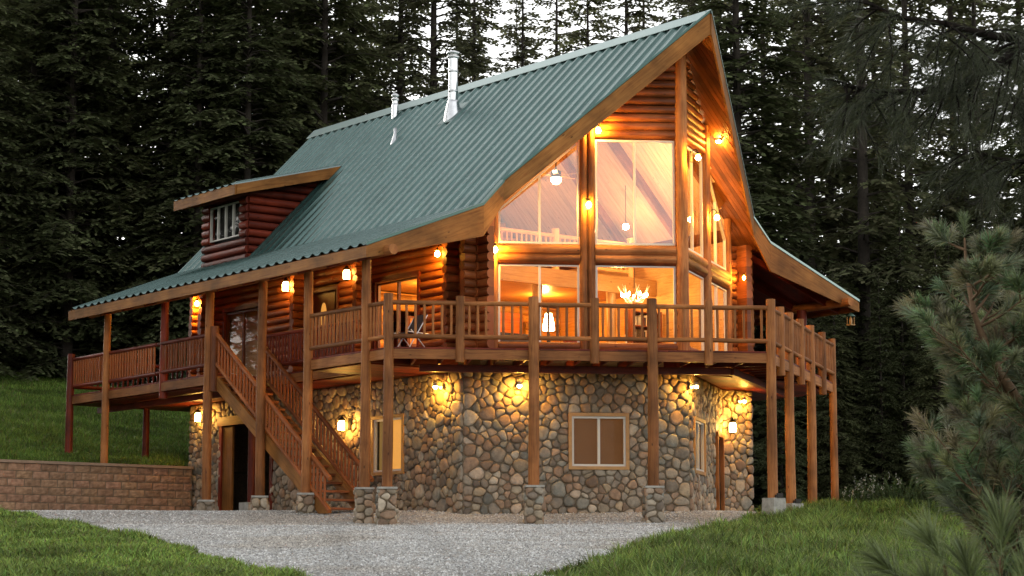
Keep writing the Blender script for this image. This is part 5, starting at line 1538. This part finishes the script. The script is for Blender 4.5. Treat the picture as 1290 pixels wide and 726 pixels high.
def overhead_pine():
    rg = random.Random(14); V, F, C = [], [], []; tw = MB(); TW = [tw]
    bx, by = wp(12.5, 5.2); base = Vector((bx, by, terrain(bx, by)-.1))
    tw.cyl(base, base+Vector((.1, 0, 7)), .16, .11, n=12, seg=4, wobble=.03, caps=False); tw.cyl(base+Vector((.1, 0, 7)), base+Vector((0, .1, 11)), .11, .04, n=10, caps=False)
    def bough(pl, r0, sub=26, spray=.5, nn=26):
        sub = int(sub*1.9); spray *= 1.5; tw = MB(); TW.append(tw)
        pts = [px(*p) for p in pl]
        for i in range(len(pts)-1): tw.cyl(pts[i], pts[i+1], r0*(1-.75*i/(len(pts)-1)), r0*(1-.75*(i+1)/(len(pts)-1)), n=8, caps=False)
        for k in range(sub):
            t = (k+rg.random())/sub*(len(pts)-1); i = min(int(t), len(pts)-2); p = pts[i]+(pts[i+1]-pts[i])*(t-i); d0 = (pts[i+1]-pts[i]).normalized()
            dv = Vector((rg.uniform(-1, 1), rg.uniform(-1, 1), rg.uniform(-1.3, .25))).normalized()+d0*.6
            L = spray*rg.uniform(.5, 1.2)*(1-.45*t/(len(pts)-1)); n = 5; q = p
            for j in range(n):
                dv = (dv.normalized()+Vector((rg.uniform(-.2, .2), rg.uniform(-.2, .2), -.10))).normalized(); q2 = q+dv*L/n
                tw.cyl(q, q2, .006*(1-j/n)+.002, .006*(1-(j+1)/n)+.002, n=4, caps=False)
                if j >= 1: tuft(q, dv, L/n, nn, rg, .125, .0026, V, F, C, (.050, .060, .030))
                q = q2
    T1 = base+Vector((.1, 0, 4.1))
    bough(((1770, 40, 12.5), (1400, 20, 12.4), (1330, 26, 11.8), (1290, 55, 11.5), (1262, 78, 11.3), (1215, 104, 11.2), (1160, 116, 11.1), (1100, 116, 11.0), (1060, 106, 11)), .044, 30)
    bough(((1770, 100, 12.5), (1420, 60, 12.4), (1340, 62, 11.6), (1290, 50, 11.0), (1240, 44, 10.8), (1190, 30, 10.7), (1130, 22, 10.7), (1090, 2, 10.7)), .038, 26)
    bough(((1770, 230, 12.5), (1420, 190, 12.4), (1330, 200, 12), (1290, 204, 11.8), (1255, 200, 11.7), (1225, 188, 11.7)), .022, 16, .4)
    bough(((1770, 330, 12.5), (1420, 300, 12.4), (1340, 250, 12), (1290, 130, 12), (1270, 120, 12)), .016, 12, .4)
    build_plant('pine_tree', V, F, C, TW, 'near dark pine reaching in from the upper right with drooping out-of-focus boughs', 'tree', tuple(base), tmat='nearbark')
overhead_pine()

# ------------------------------------------------------------------ weeds and shrubs at the forest edge
def shrub(i, d, u, h, w, nleaf, label, flower=False):
    rg = random.Random(100+i); r = (u-645)/FOC*d; x, y = wp(d, r); z = terrain(x, y)
    V, F, C = [], [], []; TW = []
    for k in range(int(16*w)+8):
        tw = MB(); TW.append(tw)
        az = rg.random()*6.28; L = h*rg.uniform(.6, 1.1); p = Vector((x, y, z))+Vector((math.cos(az), math.sin(az), 0))*rg.random()*w*.4
        dv = Vector((math.cos(az)*.35, math.sin(az)*.35, 1)).normalized(); q = p
        for j in range(6):
            dv = (dv+Vector((rg.uniform(-.15, .15), rg.uniform(-.15, .15), -.03))).normalized(); q2 = q+dv*L/6; tw.cyl(q, q2, .007, .005, n=4, caps=False)
            for m in range(nleaf):
                a2 = rg.random()*6.28; ld = Vector((math.cos(a2), math.sin(a2), rg.uniform(-.2, .5))).normalized(); lp = q+(q2-q)*rg.random(); sv = ld.cross(Vector((0, 0, 1))).normalized()*.018; ln = rg.uniform(.05, .12)
                b0 = len(V); V.extend([tuple(lp), tuple(lp+ld*ln*.5+sv), tuple(lp+ld*ln), tuple(lp+ld*ln*.5-sv)]); F.append((b0, b0+1, b0+2, b0+3)); br = rg.uniform(.7, 1.3); C.append((.065*br, .115*br, .032*br))
            q = q2
        if flower and rg.random() < .8:
            for m in range(7):
                lp = q+Vector((rg.uniform(-.03, .03), rg.uniform(-.03, .03), rg.uniform(-.15, .02))); b0 = len(V); s_ = .018
                V.extend([tuple(lp+Vector((-s_, 0, 0))), tuple(lp+Vector((0, 0, s_))), tuple(lp+Vector((s_, 0, 0))), tuple(lp+Vector((0, s_, -s_)))]); F.append((b0, b0+1, b0+2, b0+3)); C.append((.55, .52, .45))
    t = build_plant('shrub', V, F, C, TW, label, 'shrub', (x, y, z), nmat='grass', tmat='stemgreen', cn='leaves'); t['group'] = 'weeds and shrubs at the forest edge'
shrub(1, 53, 1078, .75, .9, 9, 'white-flowered weeds just right of the last deck post', True)
shrub(2, 55, 1105, .95, 1.2, 9, 'white-flowered weed clump left of the young pine', True)
shrub(3, 52, 1128, 1.0, 1.2, 12, 'leafy green shrub at the foot of the young pine')
shrub(4, 57, 1060, .6, .9, 10, 'low leafy weeds behind the last deck post')
shrub(5, 50, 1165, 1.0, 1.3, 12, 'leafy shrub behind the young pine')
shrub(6, 58, 1000, .5, 1.0, 10, 'low weeds behind the deck footings')

# ------------------------------------------------------------------ WORLD AND SUN
w = bpy.data.worlds.new('World'); SC.world = w; w.use_nodes = True
nt = w.node_tree; bg = nt.nodes['Background']
sky = nt.nodes.new('ShaderNodeTexSky'); sky.sky_type = 'NISHITA'; sky.sun_disc = False
SUN_EL, SUN_AZ = R(15), R(-8)            # compass style: direction the light comes from, measured from +Y towards +X
sky.sun_elevation = SUN_EL; sky.sun_rotation = SUN_AZ; sky.air_density = 1.0; sky.dust_density = 1.0
hs = nt.nodes.new('ShaderNodeHueSaturation'); hs.inputs['Saturation'].default_value = .18
nt.links.new(sky.outputs[0], hs.inputs['Color']); 
tn = nt.nodes.new('ShaderNodeMix'); tn.data_type = 'RGBA'; tn.blend_type = 'MULTIPLY'; tn.inputs[0].default_value = 1; tn.inputs[7].default_value = (1.0, .97, .93, 1)
nt.links.new(hs.outputs[0], tn.inputs[6]); nt.links.new(tn.outputs[2], bg.inputs[0]); bg.inputs[1].default_value = .15
sl_ = bpy.data.lights.new('sun', 'SUN'); sl_.energy = .5; sl_.angle = R(25); sl_.color = (1, .95, .88)
so = bpy.data.objects.new('sun', sl_); COL.objects.link(so)
dvec = Vector((math.sin(SUN_AZ)*math.cos(SUN_EL), math.cos(SUN_AZ)*math.cos(SUN_EL), math.sin(SUN_EL)))
so.rotation_euler = dvec.to_track_quat('Z', 'Y').to_euler()

SC.view_settings.view_transform = 'Standard'
SC.view_settings.look = 'None'
SC.view_settings.exposure = 1.45
SC.view_settings.gamma = 1
cy = SC.cycles
cy.max_bounces = 8; cy.diffuse_bounces = 3; cy.glossy_bounces = 3; cy.transmission_bounces = 4; cy.transparent_max_bounces = 12
cy.use_denoising = True
cy.sample_clamp_indirect = 4
cy.caustics_reflective = False; cy.caustics_refractive = False
